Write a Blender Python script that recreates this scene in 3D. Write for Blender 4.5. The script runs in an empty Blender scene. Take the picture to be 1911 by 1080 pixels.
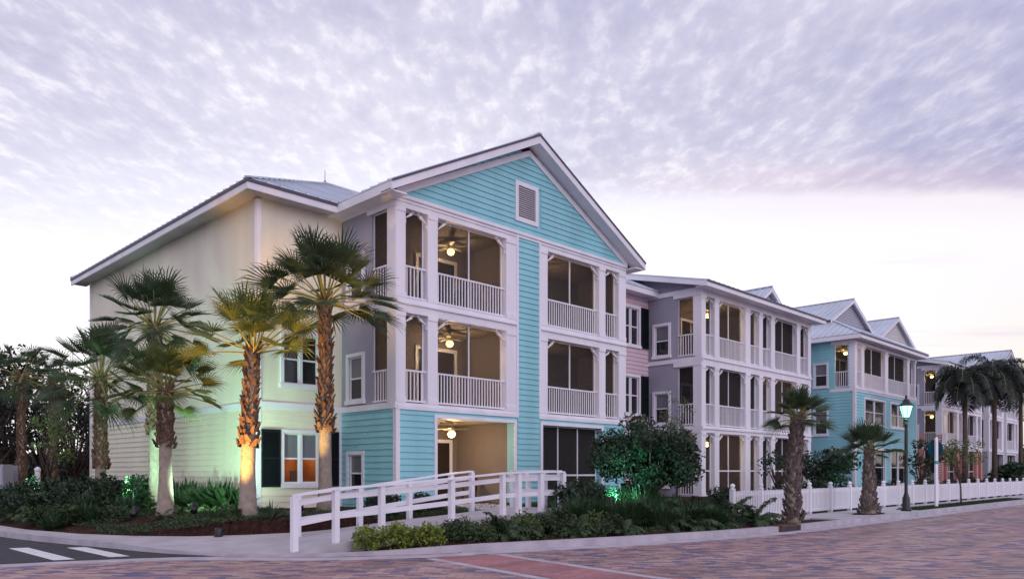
import bpy, math, random
from mathutils import Vector, Matrix
R = math.radians
scene = bpy.context.scene
col = scene.collection
EYE = 1.55
FPX = 1438.0
FD = (.7106, .7036); RD = (.7036, -.7106)

def ray(px):
    t = (px - 955.5) / FPX
    return FD[0] + t*RD[0], FD[1] + t*RD[1]
def at(px, d):                     # plan position seen at column px at depth d
    a, b = ray(px); return a*d, b*d

# ------------------------------------------------------------------ materials
def nodes(m):
    m.use_nodes = True
    return m.node_tree.nodes, m.node_tree.links
def mat(name, c, rough=.6, metal=0, var=.12, scale=3, bump=0, bscale=60, spec=.4, translucent=0, fine=None, streak=False):
    m = bpy.data.materials.new(name); n, l = nodes(m)
    b = n['Principled BSDF']
    b.inputs['Roughness'].default_value = rough; b.inputs['Metallic'].default_value = metal
    b.inputs['Specular IOR Level'].default_value = spec
    tc = n.new('ShaderNodeTexCoord')
    ns = n.new('ShaderNodeTexNoise'); ns.inputs['Scale'].default_value = scale; ns.inputs['Detail'].default_value = 6
    if streak:
        mp = n.new('ShaderNodeMapping'); mp.inputs['Scale'].default_value = (1, 1, .12)
        l.new(tc.outputs['Object'], mp.inputs['Vector']); l.new(mp.outputs[0], ns.inputs['Vector'])
    else: l.new(tc.outputs['Object'], ns.inputs['Vector'])
    r = n.new('ShaderNodeValToRGB'); l.new(ns.outputs['Fac'], r.inputs['Fac'])
    r.color_ramp.elements[0].position = .3; r.color_ramp.elements[1].position = .7
    r.color_ramp.elements[0].color = tuple(x*(1-var) for x in c)+(1,)
    r.color_ramp.elements[1].color = tuple(min(1, x*(1+var)) for x in c)+(1,)
    l.new(r.outputs[0], b.inputs['Base Color'])
    if bump:
        bn = n.new('ShaderNodeTexNoise'); bn.inputs['Scale'].default_value = bscale; bn.inputs['Detail'].default_value = 4
        l.new(tc.outputs['Object'], bn.inputs['Vector'])
        bp = n.new('ShaderNodeBump'); bp.inputs['Strength'].default_value = bump; bp.inputs['Distance'].default_value = .02
        l.new(bn.outputs['Fac'], bp.inputs['Height']); l.new(bp.outputs[0], b.inputs['Normal'])
    if translucent:
        t = n.new('ShaderNodeBsdfTranslucent'); mx = n.new('ShaderNodeMixShader'); mx.inputs[0].default_value = translucent
        l.new(r.outputs[0], t.inputs['Color'])
        out = n['Material Output']; l.new(b.outputs[0], mx.inputs[1]); l.new(t.outputs[0], mx.inputs[2]); l.new(mx.outputs[0], out.inputs['Surface'])
    return m
def emit(name, c, s):
    m = bpy.data.materials.new(name); n, l = nodes(m); b = n['Principled BSDF']
    b.inputs['Base Color'].default_value = c+(1,); b.inputs['Emission Color'].default_value = c+(1,); b.inputs['Emission Strength'].default_value = s
    return m
def see_through(name, c, alpha, rough=.5):
    m = bpy.data.materials.new(name); n, l = nodes(m); b = n['Principled BSDF']
    b.inputs['Base Color'].default_value = c+(1,); b.inputs['Roughness'].default_value = rough
    t = n.new('ShaderNodeBsdfTransparent'); mx = n.new('ShaderNodeMixShader'); mx.inputs[0].default_value = alpha
    l.new(t.outputs[0], mx.inputs[1]); l.new(b.outputs[0], mx.inputs[2]); l.new(mx.outputs[0], n['Material Output'].inputs['Surface'])
    return m
M = {}
M['trim'] = mat('painted_trim', (.80, .79, .87), .5, var=.07, scale=1.5, bump=.05, streak=True)
M['aqua'] = mat('aqua_siding', (.27, .59, .67), .55, var=.10, scale=1.2, streak=True, bump=.06)
M['yellow'] = mat('cream_stucco', (.80, .76, .65), .8, var=.12, scale=.7, bump=.25, bscale=45, streak=True)
M['yellow_lap'] = mat('cream_siding', (.80, .77, .63), .6, var=.09, scale=1, streak=True)
M['pink'] = mat('pink_siding', (.66, .51, .60), .6, var=.06, scale=1, streak=True)
M['salmon'] = mat('salmon_siding', (.60, .26, .24), .6, var=.06, scale=1, streak=True)
M['grey'] = mat('grey_stucco', (.33, .33, .41), .85, var=.08, scale=.7, bump=.25, bscale=45)
M['grey_lap'] = mat('grey_siding', (.40, .40, .48), .6, var=.06, scale=1)
M['pale_lap'] = mat('pale_siding', (.62, .60, .62), .6, var=.06, scale=1)
M['roof'] = mat('galvanised_roof', (.60, .65, .73), .40, metal=.5, var=.1, scale=.6, streak=False)
M['roof_edge'] = mat('dark_roof_edge', (.09, .08, .12), .5)
M['soffit'] = mat('soffit_board', (.52, .50, .55), .7, var=.05)
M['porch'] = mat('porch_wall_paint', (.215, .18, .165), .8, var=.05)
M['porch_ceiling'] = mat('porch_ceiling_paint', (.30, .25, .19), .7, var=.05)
M['porch_floor'] = mat('porch_floor_concrete', (.25, .23, .22), .8)
M['screen'] = see_through('insect_screen', (.03, .025, .027), .45, .8)
M['glass'] = mat('dark_glass', (.018, .02, .024), .06, var=.3, spec=.6, scale=1)
M['blind'] = mat('glass_over_blind', (.17, .17, .20), .15, var=.06, scale=2, spec=.6)
M['shutter'] = mat('black_green_shutter', (.008, .012, .015), .6, spec=.2)
M['door'] = mat('dark_door_glass', (.03, .022, .018), .15)
M['fan'] = mat('fan_blade_paint', (.62, .56, .42), .5)
M['globe'] = emit('warm_globe', (1, .66, .26), 7)
M['lantern'] = emit('cool_lantern_glass', (.32, .95, .80), 2.2)
M['black'] = mat('black_iron', (.012, .013, .017), .4, spec=.5)
M['concrete'] = mat('concrete', (.46, .43, .47), .85, var=.13, scale=1.6, bump=.2, bscale=90)
M['kerb'] = mat('kerb_concrete', (.44, .41, .47), .85, var=.18, scale=2.2, bump=.3, bscale=70)
M['asphalt'] = mat('asphalt', (.045, .043, .055), .8, var=.25, scale=5, bump=.5, bscale=160)
M['road_paint'] = mat('road_paint', (.72, .72, .76), .6, var=.12, scale=9)
M['bark'] = mat('bark', (.10, .075, .06), .9, var=.35, scale=9, bump=.8, bscale=25)
M['palm_trunk'] = mat('palm_trunk', (.30, .25, .21), .9, var=.25, scale=6, bump=.9, bscale=22)
M['boots'] = mat('palm_boots', (.13, .075, .05), .9, var=.6, scale=5, bump=.4)
M['boots_pale'] = mat('pale_palm_boots', (.13, .10, .095), .9, var=.5, scale=6, bump=.4)
M['stalk'] = mat('frond_stalk', (.30, .28, .09), .5, var=.3, scale=4, translucent=.1)
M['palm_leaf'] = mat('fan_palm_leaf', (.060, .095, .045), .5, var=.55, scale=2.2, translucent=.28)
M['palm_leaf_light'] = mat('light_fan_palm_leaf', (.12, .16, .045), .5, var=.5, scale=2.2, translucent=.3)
M['queen_leaf'] = mat('feather_palm_leaf', (.014, .024, .018), .5, var=.5, scale=2, translucent=.15)
M['leaf_dark'] = mat('dark_leaf', (.028, .055, .030), .45, var=.6, scale=2.5, translucent=.2)
M['leaf_mid'] = mat('mid_leaf', (.05, .085, .035), .5, var=.6, scale=3, translucent=.2)
M['leaf_bright'] = mat('bright_leaf', (.19, .24, .045), .5, var=.5, scale=5, translucent=.3)
M['leaf_olive'] = mat('olive_leaf', (.11, .15, .05), .5, var=.5, scale=3, translucent=.3)
M['blade'] = mat('strap_leaf', (.035, .075, .032), .45, var=.6, scale=4, translucent=.2)
M['far_leaf'] = mat('far_leaf', (.018, .026, .020), .7, var=.4, scale=1.5)
M['grass'] = mat('grass', (.03, .065, .025), .8, var=.4, scale=8, translucent=.2)
M['sign_back'] = mat('sign_back_paint', (.008, .045, .07), .8, var=.15, spec=.1)
M['teal'] = mat('teal_band', (.02, .30, .30), .5)
M['sign_white'] = mat('white_sign', (.22, .22, .27), .6)

def ground_mat(name, stops, scale, bump, rough=.95, scale2=40):
    m = bpy.data.materials.new(name); n, l = nodes(m); b = n['Principled BSDF']; b.inputs['Roughness'].default_value = rough
    b.inputs['Specular IOR Level'].default_value = .2
    tc = n.new('ShaderNodeTexCoord'); ns = n.new('ShaderNodeTexNoise'); ns.inputs['Scale'].default_value = scale; ns.inputs['Detail'].default_value = 10; ns.inputs['Roughness'].default_value = .7
    l.new(tc.outputs['Object'], ns.inputs['Vector'])
    r = n.new('ShaderNodeValToRGB'); l.new(ns.outputs['Fac'], r.inputs['Fac'])
    e = r.color_ramp.elements; e[0].position = .32; e[0].color = stops[0]+(1,); e[1].position = .68; e[1].color = stops[-1]+(1,)
    for i, s in enumerate(stops[1:-1]):
        k = e.new(.32+.36*(i+1)/(len(stops)-1)); k.color = s+(1,)
    l.new(r.outputs[0], b.inputs['Base Color'])
    n2 = n.new('ShaderNodeTexVoronoi'); n2.inputs['Scale'].default_value = scale2; l.new(tc.outputs['Object'], n2.inputs['Vector'])
    bp = n.new('ShaderNodeBump'); bp.inputs['Strength'].default_value = bump; bp.inputs['Distance'].default_value = .04
    l.new(n2.outputs['Distance'], bp.inputs['Height']); l.new(bp.outputs[0], b.inputs['Normal'])
    return m
M['mulch'] = ground_mat('mulch', [(.020, .010, .009), (.06, .025, .02), (.11, .05, .04)], 9, 1)
M['ground'] = ground_mat('ground_soil', [(.03, .035, .02), (.05, .05, .03), (.07, .07, .045)], 1, .5)

def brick_mat(name, c1, c2, c3, mortar, rot, bw=.22, bh=.11, big=.55):
    m = bpy.data.materials.new(name); n, l = nodes(m); b = n['Principled BSDF']; b.inputs['Roughness'].default_value = .62
    b.inputs['Specular IOR Level'].default_value = .4
    tc = n.new('ShaderNodeTexCoord'); mp = n.new('ShaderNodeMapping'); mp.inputs['Rotation'].default_value = (0, 0, rot)
    l.new(tc.outputs['Object'], mp.inputs['Vector'])
    br = n.new('ShaderNodeTexBrick'); l.new(mp.outputs[0], br.inputs['Vector'])
    br.inputs['Scale'].default_value = 1; br.inputs['Brick Width'].default_value = bw; br.inputs['Row Height'].default_value = bh
    br.inputs['Mortar Size'].default_value = .006; br.inputs['Mortar Smooth'].default_value = .3
    br.inputs['Color1'].default_value = (0, 0, 0, 1); br.inputs['Color2'].default_value = (1, 1, 1, 1); br.inputs['Mortar'].default_value = (.5, .5, .5, 1)
    ns = n.new('ShaderNodeTexNoise'); ns.inputs['Scale'].default_value = 1.5; ns.inputs['Detail'].default_value = 5; l.new(mp.outputs[0], ns.inputs['Vector'])
    mx = n.new('ShaderNodeMix'); mx.data_type = 'FLOAT'; mx.inputs[0].default_value = 1-big
    l.new(br.outputs['Color'], mx.inputs[2]); l.new(ns.outputs['Fac'], mx.inputs[3])
    r = n.new('ShaderNodeValToRGB'); l.new(mx.outputs[0], r.inputs['Fac'])
    e = r.color_ramp.elements; e[0].position = .22; e[0].color = c1+(1,); e[1].position = .8; e[1].color = c3+(1,)
    k = e.new(.42); k.color = c2+(1,); k = e.new(.6); k.color = tuple((a+b_)/2 for a, b_ in zip(c2, c3))+(1,)
    m2 = n.new('ShaderNodeMix'); m2.data_type = 'RGBA'; l.new(br.outputs['Fac'], m2.inputs[0]); l.new(r.outputs[0], m2.inputs[6]); m2.inputs[7].default_value = mortar+(1,)
    wm = n.new('ShaderNodeMapping'); wm.inputs['Scale'].default_value = (.12, .9, 1); l.new(tc.outputs['Object'], wm.inputs['Vector'])
    wn = n.new('ShaderNodeTexNoise'); wn.inputs['Scale'].default_value = 1.3; wn.inputs['Detail'].default_value = 5; l.new(wm.outputs[0], wn.inputs['Vector'])
    wr = n.new('ShaderNodeMapRange'); l.new(wn.outputs['Fac'], wr.inputs[0]); wr.inputs[1].default_value = .35; wr.inputs[2].default_value = .68; wr.inputs[3].default_value = .66; wr.inputs[4].default_value = 1.12
    m3 = n.new('ShaderNodeMix'); m3.data_type = 'RGBA'; m3.blend_type = 'MULTIPLY'; m3.inputs[0].default_value = 1; l.new(m2.outputs[2], m3.inputs[6])
    cc = n.new('ShaderNodeCombineColor'); [l.new(wr.outputs[0], cc.inputs[k]) for k in range(3)]; l.new(cc.outputs[0], m3.inputs[7]); l.new(m3.outputs[2], b.inputs['Base Color'])
    nr = n.new('ShaderNodeMapRange'); l.new(wn.outputs['Fac'], nr.inputs[0]); nr.inputs[3].default_value = .35; nr.inputs[4].default_value = .85; l.new(nr.outputs[0], b.inputs['Roughness'])
    bp = n.new('ShaderNodeBump'); bp.inputs['Strength'].default_value = .5; bp.inputs['Distance'].default_value = .006; bp.invert = True
    l.new(br.outputs['Fac'], bp.inputs['Height']); l.new(bp.outputs[0], b.inputs['Normal'])
    return m
M['brick'] = brick_mat('brick_pavers', (.11, .11, .22), (.36, .19, .20), (.50, .35, .32), (.17, .14, .16), R(45), .26, .13, .66)
M['red_brick'] = brick_mat('red_brick_pavers', (.34, .13, .15), (.42, .17, .19), (.48, .22, .24), (.22, .13, .13), 0, .22, .11, .5)

# ------------------------------------------------------------------ objects
def tag(o, label=None, cat=None, group=None, kind=None):
    if label: o['label'] = label
    if cat: o['category'] = cat
    if group: o['group'] = group
    if kind: o['kind'] = kind
    return o
def empty(name, loc=(0, 0, 0), rz=0, label=None, cat=None, group=None):
    o = bpy.data.objects.new(name, None); col.objects.link(o); o.location = loc; o.rotation_euler = (0, 0, rz)
    o.empty_display_size = .2
    return tag(o, label, cat, group)
def kids(o): return [c for c in bpy.data.objects if c.parent == o]
def copy_tree(o, parent=None, loc=None, rz=None, sc=None, label=None, group=None):
    c = o.copy(); col.objects.link(c); c.parent = parent
    if loc is not None: c.location = loc
    if rz is not None: c.rotation_euler = (o.rotation_euler.x, o.rotation_euler.y, rz)
    if sc is not None: c.scale = (sc, sc, sc) if not isinstance(sc, tuple) else sc
    if label: c['label'] = label
    if group: c['group'] = group
    for ch in kids(o): copy_tree(ch, c)
    return c

class Fr:                                    # a wall frame: a runs along the wall, d outward, z up
    def __init__(s, o, a, n): s.o, s.a, s.n = o, a, n
    def p(s, a, d, z): return (s.o[0]+s.a[0]*a+s.n[0]*d, s.o[1]+s.a[1]*a+s.n[1]*d, z)

class MB:
    def __init__(s): s.v = []; s.f = []
    def face(s, pts):
        i = len(s.v); s.v += [tuple(p) for p in pts]; s.f.append(tuple(range(i, i+len(pts))))
    def hexa(s, p):                          # 8 points: bottom 4, top 4
        i = len(s.v); s.v += [tuple(q) for q in p]
        for f in ((0, 3, 2, 1), (4, 5, 6, 7), (0, 1, 5, 4), (1, 2, 6, 5), (2, 3, 7, 6), (3, 0, 4, 7)): s.f.append(tuple(i+k for k in f))
    def box(s, x0, x1, y0, y1, z0, z1):
        s.hexa([(x0, y0, z0), (x1, y0, z0), (x1, y1, z0), (x0, y1, z0), (x0, y0, z1), (x1, y0, z1), (x1, y1, z1), (x0, y1, z1)])
    def fb(s, F, a0, a1, d0, d1, z0, z1):
        s.hexa([F.p(a0, d0, z0), F.p(a1, d0, z0), F.p(a1, d1, z0), F.p(a0, d1, z0), F.p(a0, d0, z1), F.p(a1, d0, z1), F.p(a1, d1, z1), F.p(a0, d1, z1)])
    def fq(s, F, pts): s.face([F.p(*q) for q in pts])
    def bar(s, p, q, w, h=None, up=(0, 0, 1)):
        h = h or w; p = Vector(p); q = Vector(q); t = (q-p).normalized(); u = Vector(up)
        x = t.cross(u)
        if x.length < 1e-4: x = Vector((1, 0, 0))
        x.normalize(); y = x.cross(t).normalized(); x *= w/2; y *= h/2
        s.hexa([p-x-y, p+x-y, p+x+y, p-x+y, q-x-y, q+x-y, q+x+y, q-x+y])
    def tube(s, pts, rs, n=8, cap=True):
        pts = [Vector(p) for p in pts]; i0 = len(s.v)
        for k, p in enumerate(pts):
            t = (pts[min(k+1, len(pts)-1)]-pts[max(k-1, 0)]).normalized()
            x = t.cross(Vector((.13, .97, .2))); x.normalize(); y = t.cross(x)
            for j in range(n):
                a = 2*math.pi*j/n; s.v.append(tuple(p+(x*math.cos(a)+y*math.sin(a))*rs[k]))
        for k in range(len(pts)-1):
            for j in range(n):
                a = i0+k*n+j; b = i0+k*n+(j+1) % n; s.f.append((a, b, b+n, a+n))
        if cap: s.f.append(tuple(i0+j for j in range(n))[::-1]); s.f.append(tuple(i0+(len(pts)-1)*n+j for j in range(n)))
    def lathe(s, c, prof, n=12):
        i0 = len(s.v)
        for r, z in prof:
            for j in range(n):
                a = 2*math.pi*j/n; s.v.append((c[0]+r*math.cos(a), c[1]+r*math.sin(a), c[2]+z))
        for k in range(len(prof)-1):
            for j in range(n):
                a = i0+k*n+j; b = i0+k*n+(j+1) % n; s.f.append((a, b, b+n, a+n))
        s.f.append(tuple(i0+j for j in range(n))[::-1]); s.f.append(tuple(i0+(len(prof)-1)*n+j for j in range(n)))
    def split(s, name, m, parent=None):
        for k in range(0, len(s.v), 8):
            b = MB(); b.v = s.v[k:k+8]; b.f = [tuple(i-k for i in f) for f in s.f[k//8*6:k//8*6+6]]; b.build(name, m, parent)
    def build(s, name, m, parent=None, smooth=False, off=None):
        v = s.v
        me = bpy.data.meshes.new(name); me.from_pydata(v, [], s.f); me.update()
        me.materials.append(m if not isinstance(m, str) else M[m])
        if smooth: me.polygons.foreach_set('use_smooth', [True]*len(me.polygons))
        o = bpy.data.objects.new(name, me); col.objects.link(o); o.parent = parent
        if off is not None: o.location = off
        return o

def wall_cells(mb, F, a0, a1, z0, z1, ops, th=.15, d=0):
    A = sorted({a0, a1} | {x for o in ops for x in (o[0], o[1]) if a0 < x < a1})
    Z = sorted({z0, z1} | {x for o in ops for x in (o[2], o[3]) if z0 < x < z1})
    def solid(i, j):
        if i < 0 or j < 0 or i >= len(A)-1 or j >= len(Z)-1: return False
        ca = (A[i]+A[i+1])/2; cz = (Z[j]+Z[j+1])/2
        return not any(o[0] < ca < o[1] and o[2] < cz < o[3] for o in ops)
    for i in range(len(A)-1):
        for j in range(len(Z)-1):
            if not solid(i, j): continue
            p, q, r, t = A[i], A[i+1], Z[j], Z[j+1]
            mb.fq(F, [(p, d, r), (q, d, r), (q, d, t), (p, d, t)])
            mb.fq(F, [(p, d-th, r), (p, d-th, t), (q, d-th, t), (q, d-th, r)])
            if not solid(i-1, j): mb.fq(F, [(p, d-th, r), (p, d, r), (p, d, t), (p, d-th, t)])
            if not solid(i+1, j): mb.fq(F, [(q, d, r), (q, d-th, r), (q, d-th, t), (q, d, t)])
            if not solid(i, j-1): mb.fq(F, [(p, d-th, r), (q, d-th, r), (q, d, r), (p, d, r)])
            if not solid(i, j+1): mb.fq(F, [(p, d, t), (q, d, t), (q, d-th, t), (p, d-th, t)])
LR = random.Random(8)
def laps(mb, F, a0, a1, z0, z1, ops, h=.185, gable=None):
    z = z0
    while z < z1-.01:
        zt = min(z+h, z1)
        cuts = []
        for o in ops:
            if o[2] < zt-.02 and o[3] > z+.02: cuts.append((o[0], o[1]))
        segs = [(a0, a1)]
        for c in cuts:
            ns = []
            for s in segs:
                if c[1] <= s[0] or c[0] >= s[1]: ns.append(s); continue
                if c[0] > s[0]: ns.append((s[0], c[0]))
                if c[1] < s[1]: ns.append((c[1], s[1]))
            segs = ns
        sg2 = []
        for s0, s1 in segs:
            x = s0+LR.uniform(.8, 3.6)
            while x < s1-.5: sg2.append((s0, x-.005)); s0 = x+.005; x += 3.66
            sg2.append((s0, s1))
        for s0, s1 in sg2:
            b0, b1, t0, t1 = s0, s1, s0, s1
            if gable:
                gb = gable(z); gt = gable(zt)
                b0, b1 = max(s0, gb[0]), min(s1, gb[1]); t0, t1 = max(s0, gt[0]), min(s1, gt[1])
                if b1 <= b0: continue
                if t1 < t0: t0 = t1 = (t0+t1)/2
            mb.hexa([F.p(b0, 0, z), F.p(b1, 0, z), F.p(b1, .042, z), F.p(b0, .042, z), F.p(t0, 0, zt), F.p(t1, 0, zt), F.p(t1, .010, zt), F.p(t0, .010, zt)])
        z = zt

def window(F, par, a0, a1, z0, z1, mull=False, blind='glass', lower='glass', casing=.11, lit=False):
    m = MB(); c = casing
    m.fb(F, a0-c, a0-.002, .0, .068, z0-c*.6, z1+c); m.fb(F, a1+.002, a1+c, .0, .068, z0-c*.6, z1+c)
    m.fb(F, a0-.002, a1+.002, .0, .064, z1+.002, z1+c); m.fb(F, a0-c-.03, a1+c+.03, .0, .10, z0-c*1.2, z0-.002)
    w = m.build('window', 'trim', par)
    s = MB(); zm = (z0+z1)/2
    cols = [(a0, a1)] if not mull else [(a0, (a0+a1)/2-.04), ((a0+a1)/2+.04, a1)]
    if mull: s.fb(F, (a0+a1)/2-.04, (a0+a1)/2+.04, -.10, .02, z0, z1)
    for x0, x1 in cols:
        s.fb(F, x0, x0+.04, -.08, -.02, z0, z1); s.fb(F, x1-.04, x1, -.08, -.02, z0, z1)
        s.fb(F, x0+.04, x1-.04, -.08, -.022, z1-.04, z1); s.fb(F, x0+.04, x1-.04, -.08, -.022, z0, z0+.05); s.fb(F, x0+.04, x1-.04, -.08, -.016, zm-.025, zm+.025)
    s.build('sash', 'trim', w)
    p = MB(); p.fb(F, a0, a1, -.07, -.055, zm, z1); p.build('pane', blind, w)
    p = MB(); p.fb(F, a0, a1, -.07, -.055, z0, zm)
    p.build('pane', lower, w)
    return w
def shutter(F, par, a0, a1, z0, z1):
    m = MB(); m.fb(F, a0, a0+.05, .055, .10, z0, z1); m.fb(F, a1-.05, a1, .055, .10, z0, z1)
    m.fb(F, a0+.05, a1-.05, .055, .098, z0, z0+.07); m.fb(F, a0+.05, a1-.05, .055, .098, z1-.07, z1); m.fb(F, a0+.05, a1-.05, .055, .098, (z0+z1)/2-.03, (z0+z1)/2+.03)
    z = z0+.08
    while z < z1-.1:
        m.hexa([F.p(a0+.05, .06, z+.03), F.p(a1-.05, .06, z+.03), F.p(a1-.05, .09, z), F.p(a0+.05, .09, z), F.p(a0+.05, .06, z+.04), F.p(a1-.05, .06, z+.04), F.p(a1-.05, .09, z+.01), F.p(a0+.05, .09, z+.01)]); z += .045
    m.fb(F, a0+.05, a1-.05, .03, .06, z0+.07, z1-.07)
    return m.build('shutter', 'shutter', par)

def railing(F, par, a0, a1, z, h=1.0, d0=-.13, step=.12):
    m = MB(); m.fb(F, a0, a1, d0-.03, d0+.03, z+h-.05, z+h); m.fb(F, a0, a1, d0-.02, d0+.02, z+.05, z+.10)
    n = max(2, int((a1-a0)/step)); 
    for i in range(1, n):
        a = a0+(a1-a0)*i/n; m.fb(F, a-.017, a+.017, d0-.015, d0+.015, z+.10, z+h-.05)
    return m.build('railing', 'trim', par)
def bracket(F, par, a, sgn, z, r=.42, d0=-.06):
    m = MB(); pts = [(a+sgn*.02, z-r), (a+sgn*.03, z-r+.10), (a+sgn*(r*.80), z-.10), (a+sgn*(r*.95), z-.02)]
    for i in range(3):
        (x0, y0), (x1, y1) = pts[i], pts[i+1]; h = .036
        m.hexa([F.p(x0, d0-.05, y0-h), F.p(x0, d0+.02, y0-h), F.p(x0+sgn*.03, d0+.02, y0+h*.2), F.p(x0+sgn*.03, d0-.05, y0+h*.2),
                F.p(x1, d0-.05, y1-h*1.4), F.p(x1, d0+.02, y1-h*1.4), F.p(x1-sgn*.02, d0+.02, y1+h*.8), F.p(x1-sgn*.02, d0-.05, y1+h*.8)])
    m.fb(F, a-.0 if sgn > 0 else a-.05, a+.05 if sgn > 0 else a, d0-.05, d0+.02, z-r-.06, z-r+.03)
    return m.build('bracket', 'trim', par)
def screen(F, par, a0, a1, z0, z1, mulls=0, d=-.24, mid=None):
    m = MB(); w = .035
    m.fb(F, a0, a0+w, d-.02, d+.02, z0, z1); m.fb(F, a1-w, a1, d-.02, d+.02, z0, z1)
    m.fb(F, a0+w, a1-w, d-.02, d+.02, z1-w, z1); m.fb(F, a0+w, a1-w, d-.02, d+.02, z0, z0+w)
    for i in range(mulls):
        c = a0+(a1-a0)*(i+1)/(mulls+1); m.fb(F, c-.022, c+.022, d-.022, d+.024, z0+w, z1-w)
    if mid: m.fb(F, a0+w, a1-w, d-.018, d+.018, mid-.03, mid+.03)
    o = m.build('screen_frame', 'trim', par)
    s = MB(); s.fb(F, a0+.01, a1-.01, d-.004, d, z0+.01, z1-.01); s.build('screen', 'screen', o)
    return o
def posts_between(F, par, lo, hi, ops, z0, z1, dep=.32, seam=True):
    e = [lo]+[x for o in ops for x in o]+[hi]
    for i in range(0, len(e), 2):
        if e[i+1]-e[i] > .02:
            m = MB(); m.fb(F, e[i], e[i+1], -dep, 0, z0, z1)
            m.fb(F, e[i]-.0, e[i+1]+.0, 0, .025, z0, z0+.16); m.fb(F, e[i]-.0, e[i+1]+.0, 0, .025, z1-.12, z1)
            m.build('post', 'trim', par)
def porch_floor(F, par, lo, hi, ops, z0, z1, rail=True, brk=True, mid=None, fb=.0):
    posts_between(F, par, lo, hi, ops, z0, z1)
    for a0, a1 in ops:
        wide = a1-a0 > 1.6
        if rail: railing(F, par, a0, a1, z0)
        screen(F, par, a0, a1, z0, z1, 1 if wide else 0, mid=mid)
        if brk:
            r = .42 if wide else min(.34, (a1-a0)*.42)
            bracket(F, par, a0, 1, z1, r); bracket(F, par, a1, -1, z1, r)
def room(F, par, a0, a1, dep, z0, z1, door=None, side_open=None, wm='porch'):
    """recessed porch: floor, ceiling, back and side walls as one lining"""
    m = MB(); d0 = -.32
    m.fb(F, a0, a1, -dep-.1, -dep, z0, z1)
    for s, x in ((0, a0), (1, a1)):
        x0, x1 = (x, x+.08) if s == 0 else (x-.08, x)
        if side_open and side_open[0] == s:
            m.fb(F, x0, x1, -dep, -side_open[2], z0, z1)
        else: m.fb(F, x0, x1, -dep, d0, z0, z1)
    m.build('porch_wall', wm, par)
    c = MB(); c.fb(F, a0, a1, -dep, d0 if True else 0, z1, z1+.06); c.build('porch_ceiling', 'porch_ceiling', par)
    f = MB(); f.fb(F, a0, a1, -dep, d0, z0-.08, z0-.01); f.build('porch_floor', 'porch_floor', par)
    if door:
        x0, x1 = door; zt = z0+2.1
        t = MB(); t.fb(F, x0-.12, x0, -dep, -dep+.05, z0, zt+.12); t.fb(F, x1, x1+.12, -dep, -dep+.05, z0, zt+.12); t.fb(F, x0, x1, -dep, -dep+.048, zt, zt+.12)
        t.fb(F, (x0+x1)/2-.04, (x0+x1)/2+.04, -dep, -dep+.045, z0, zt)
        dr = t.build('patio_door', 'trim', par)
        g = MB(); g.fb(F, x0, x1, -dep, -dep+.02, z0, zt); g.build('pane', 'door', dr)
        h = MB(); h.fb(F, (x0+x1)/2-.08, (x0+x1)/2-.06, -dep+.045, -dep+.09, z0+.9, z0+1.15); h.build('handle', 'black', dr)

def roof_panel(sheet, seam, poly, step=.42, th=.05):
    """poly[0]-poly[1] is the eave; adds slab and standing seams square to the eave"""
    P = [Vector(p) for p in poly]; x = (P[1]-P[0]).normalized(); nrm = (P[1]-P[0]).cross(P[2]-P[0]).normalized()
    if nrm.z < 0: nrm = -nrm
    y = nrm.cross(x).normalized()
    if y.z < 0: y = -y
    sheet.face(P); sheet.face([p-nrm*th for p in reversed(P)])
    for i in range(len(P)):
        a, b = P[i], P[(i+1) % len(P)]; sheet.face([a-nrm*th, b-nrm*th, b, a])
    L = [((p-P[0]).dot(x), (p-P[0]).dot(y)) for p in P]
    lo = min(a for a, b in L); hi = max(a for a, b in L); s = lo+step*.5
    while s < hi:
        ys = []
        for i in range(len(L)):
            (a0, b0), (a1, b1) = L[i], L[(i+1) % len(L)]
            if (a0-s)*(a1-s) < 0: ys.append(b0+(b1-b0)*(s-a0)/(a1-a0))
        if len(ys) >= 2 and max(ys)-min(ys) > .1:
            q0 = P[0]+x*s+y*min(ys); q1 = P[0]+x*s+y*max(ys)
            seam.hexa([q0-x*.014, q0+x*.014, q0+x*.012+nrm*.05, q0-x*.012+nrm*.05, q1-x*.014, q1+x*.014, q1+x*.012+nrm*.05, q1-x*.012+nrm*.05])
        s += step
def roof_obj(par, polys, step=.42):
    a = MB()
    for p in polys: roof_panel(a, a, p, step)
    return a.build('roof', 'roof', par)
def ridge_cap(roof, p, q):
    m = MB(); m.bar(Vector(p)+Vector((0, 0, .03)), Vector(q)+Vector((0, 0, .03)), .16, .05); m.build('ridge_cap', 'roof', roof)

PAD = .5; B1 = 3.48; B2 = 6.55; TOP = 9.67
F1, F1T = 3.6, 6.25
F2, F2T = 6.68, 9.31
EAVE = 9.62

# ------------------------------------------------------------------ ceiling fan (first one, later ones are copies)
def make_fan(warm=True):
    f = empty('ceiling_fan')
    m = MB(); m.lathe((0, 0, -.32), [(.03, .32), (.07, .31), (.07, .26), (.015, .24), (.015, .14), (.10, .12), (.12, .06), (.09, 0), (.05, -.02)][::-1], 12); m.build('motor', 'fan', f, True)
    for i in range(5):
        a = 2*math.pi*i/5+.3; b = MB(); c, s = math.cos(a), math.sin(a)
        def q(r, w, z): return (r*c-w*s, r*s+w*c, z)
        b.hexa([q(.1, -.05, -.27), q(.62, -.075, -.275), q(.62, .075, -.255), q(.1, .05, -.25), q(.1, -.05, -.26), q(.62, -.075, -.265), q(.62, .075, -.245), q(.1, .05, -.24)])
        b.build('blade', 'fan', f)
    g = MB(); g.lathe((0, 0, -.50), [(.02, -.04), (.08, -.02), (.125, .04), (.13, .09), (.10, .15), (.05, .17)], 14); g.build('light_globe', 'globe', f, True)
    return f
FAN = make_fan()
fan_used = [False]
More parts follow.
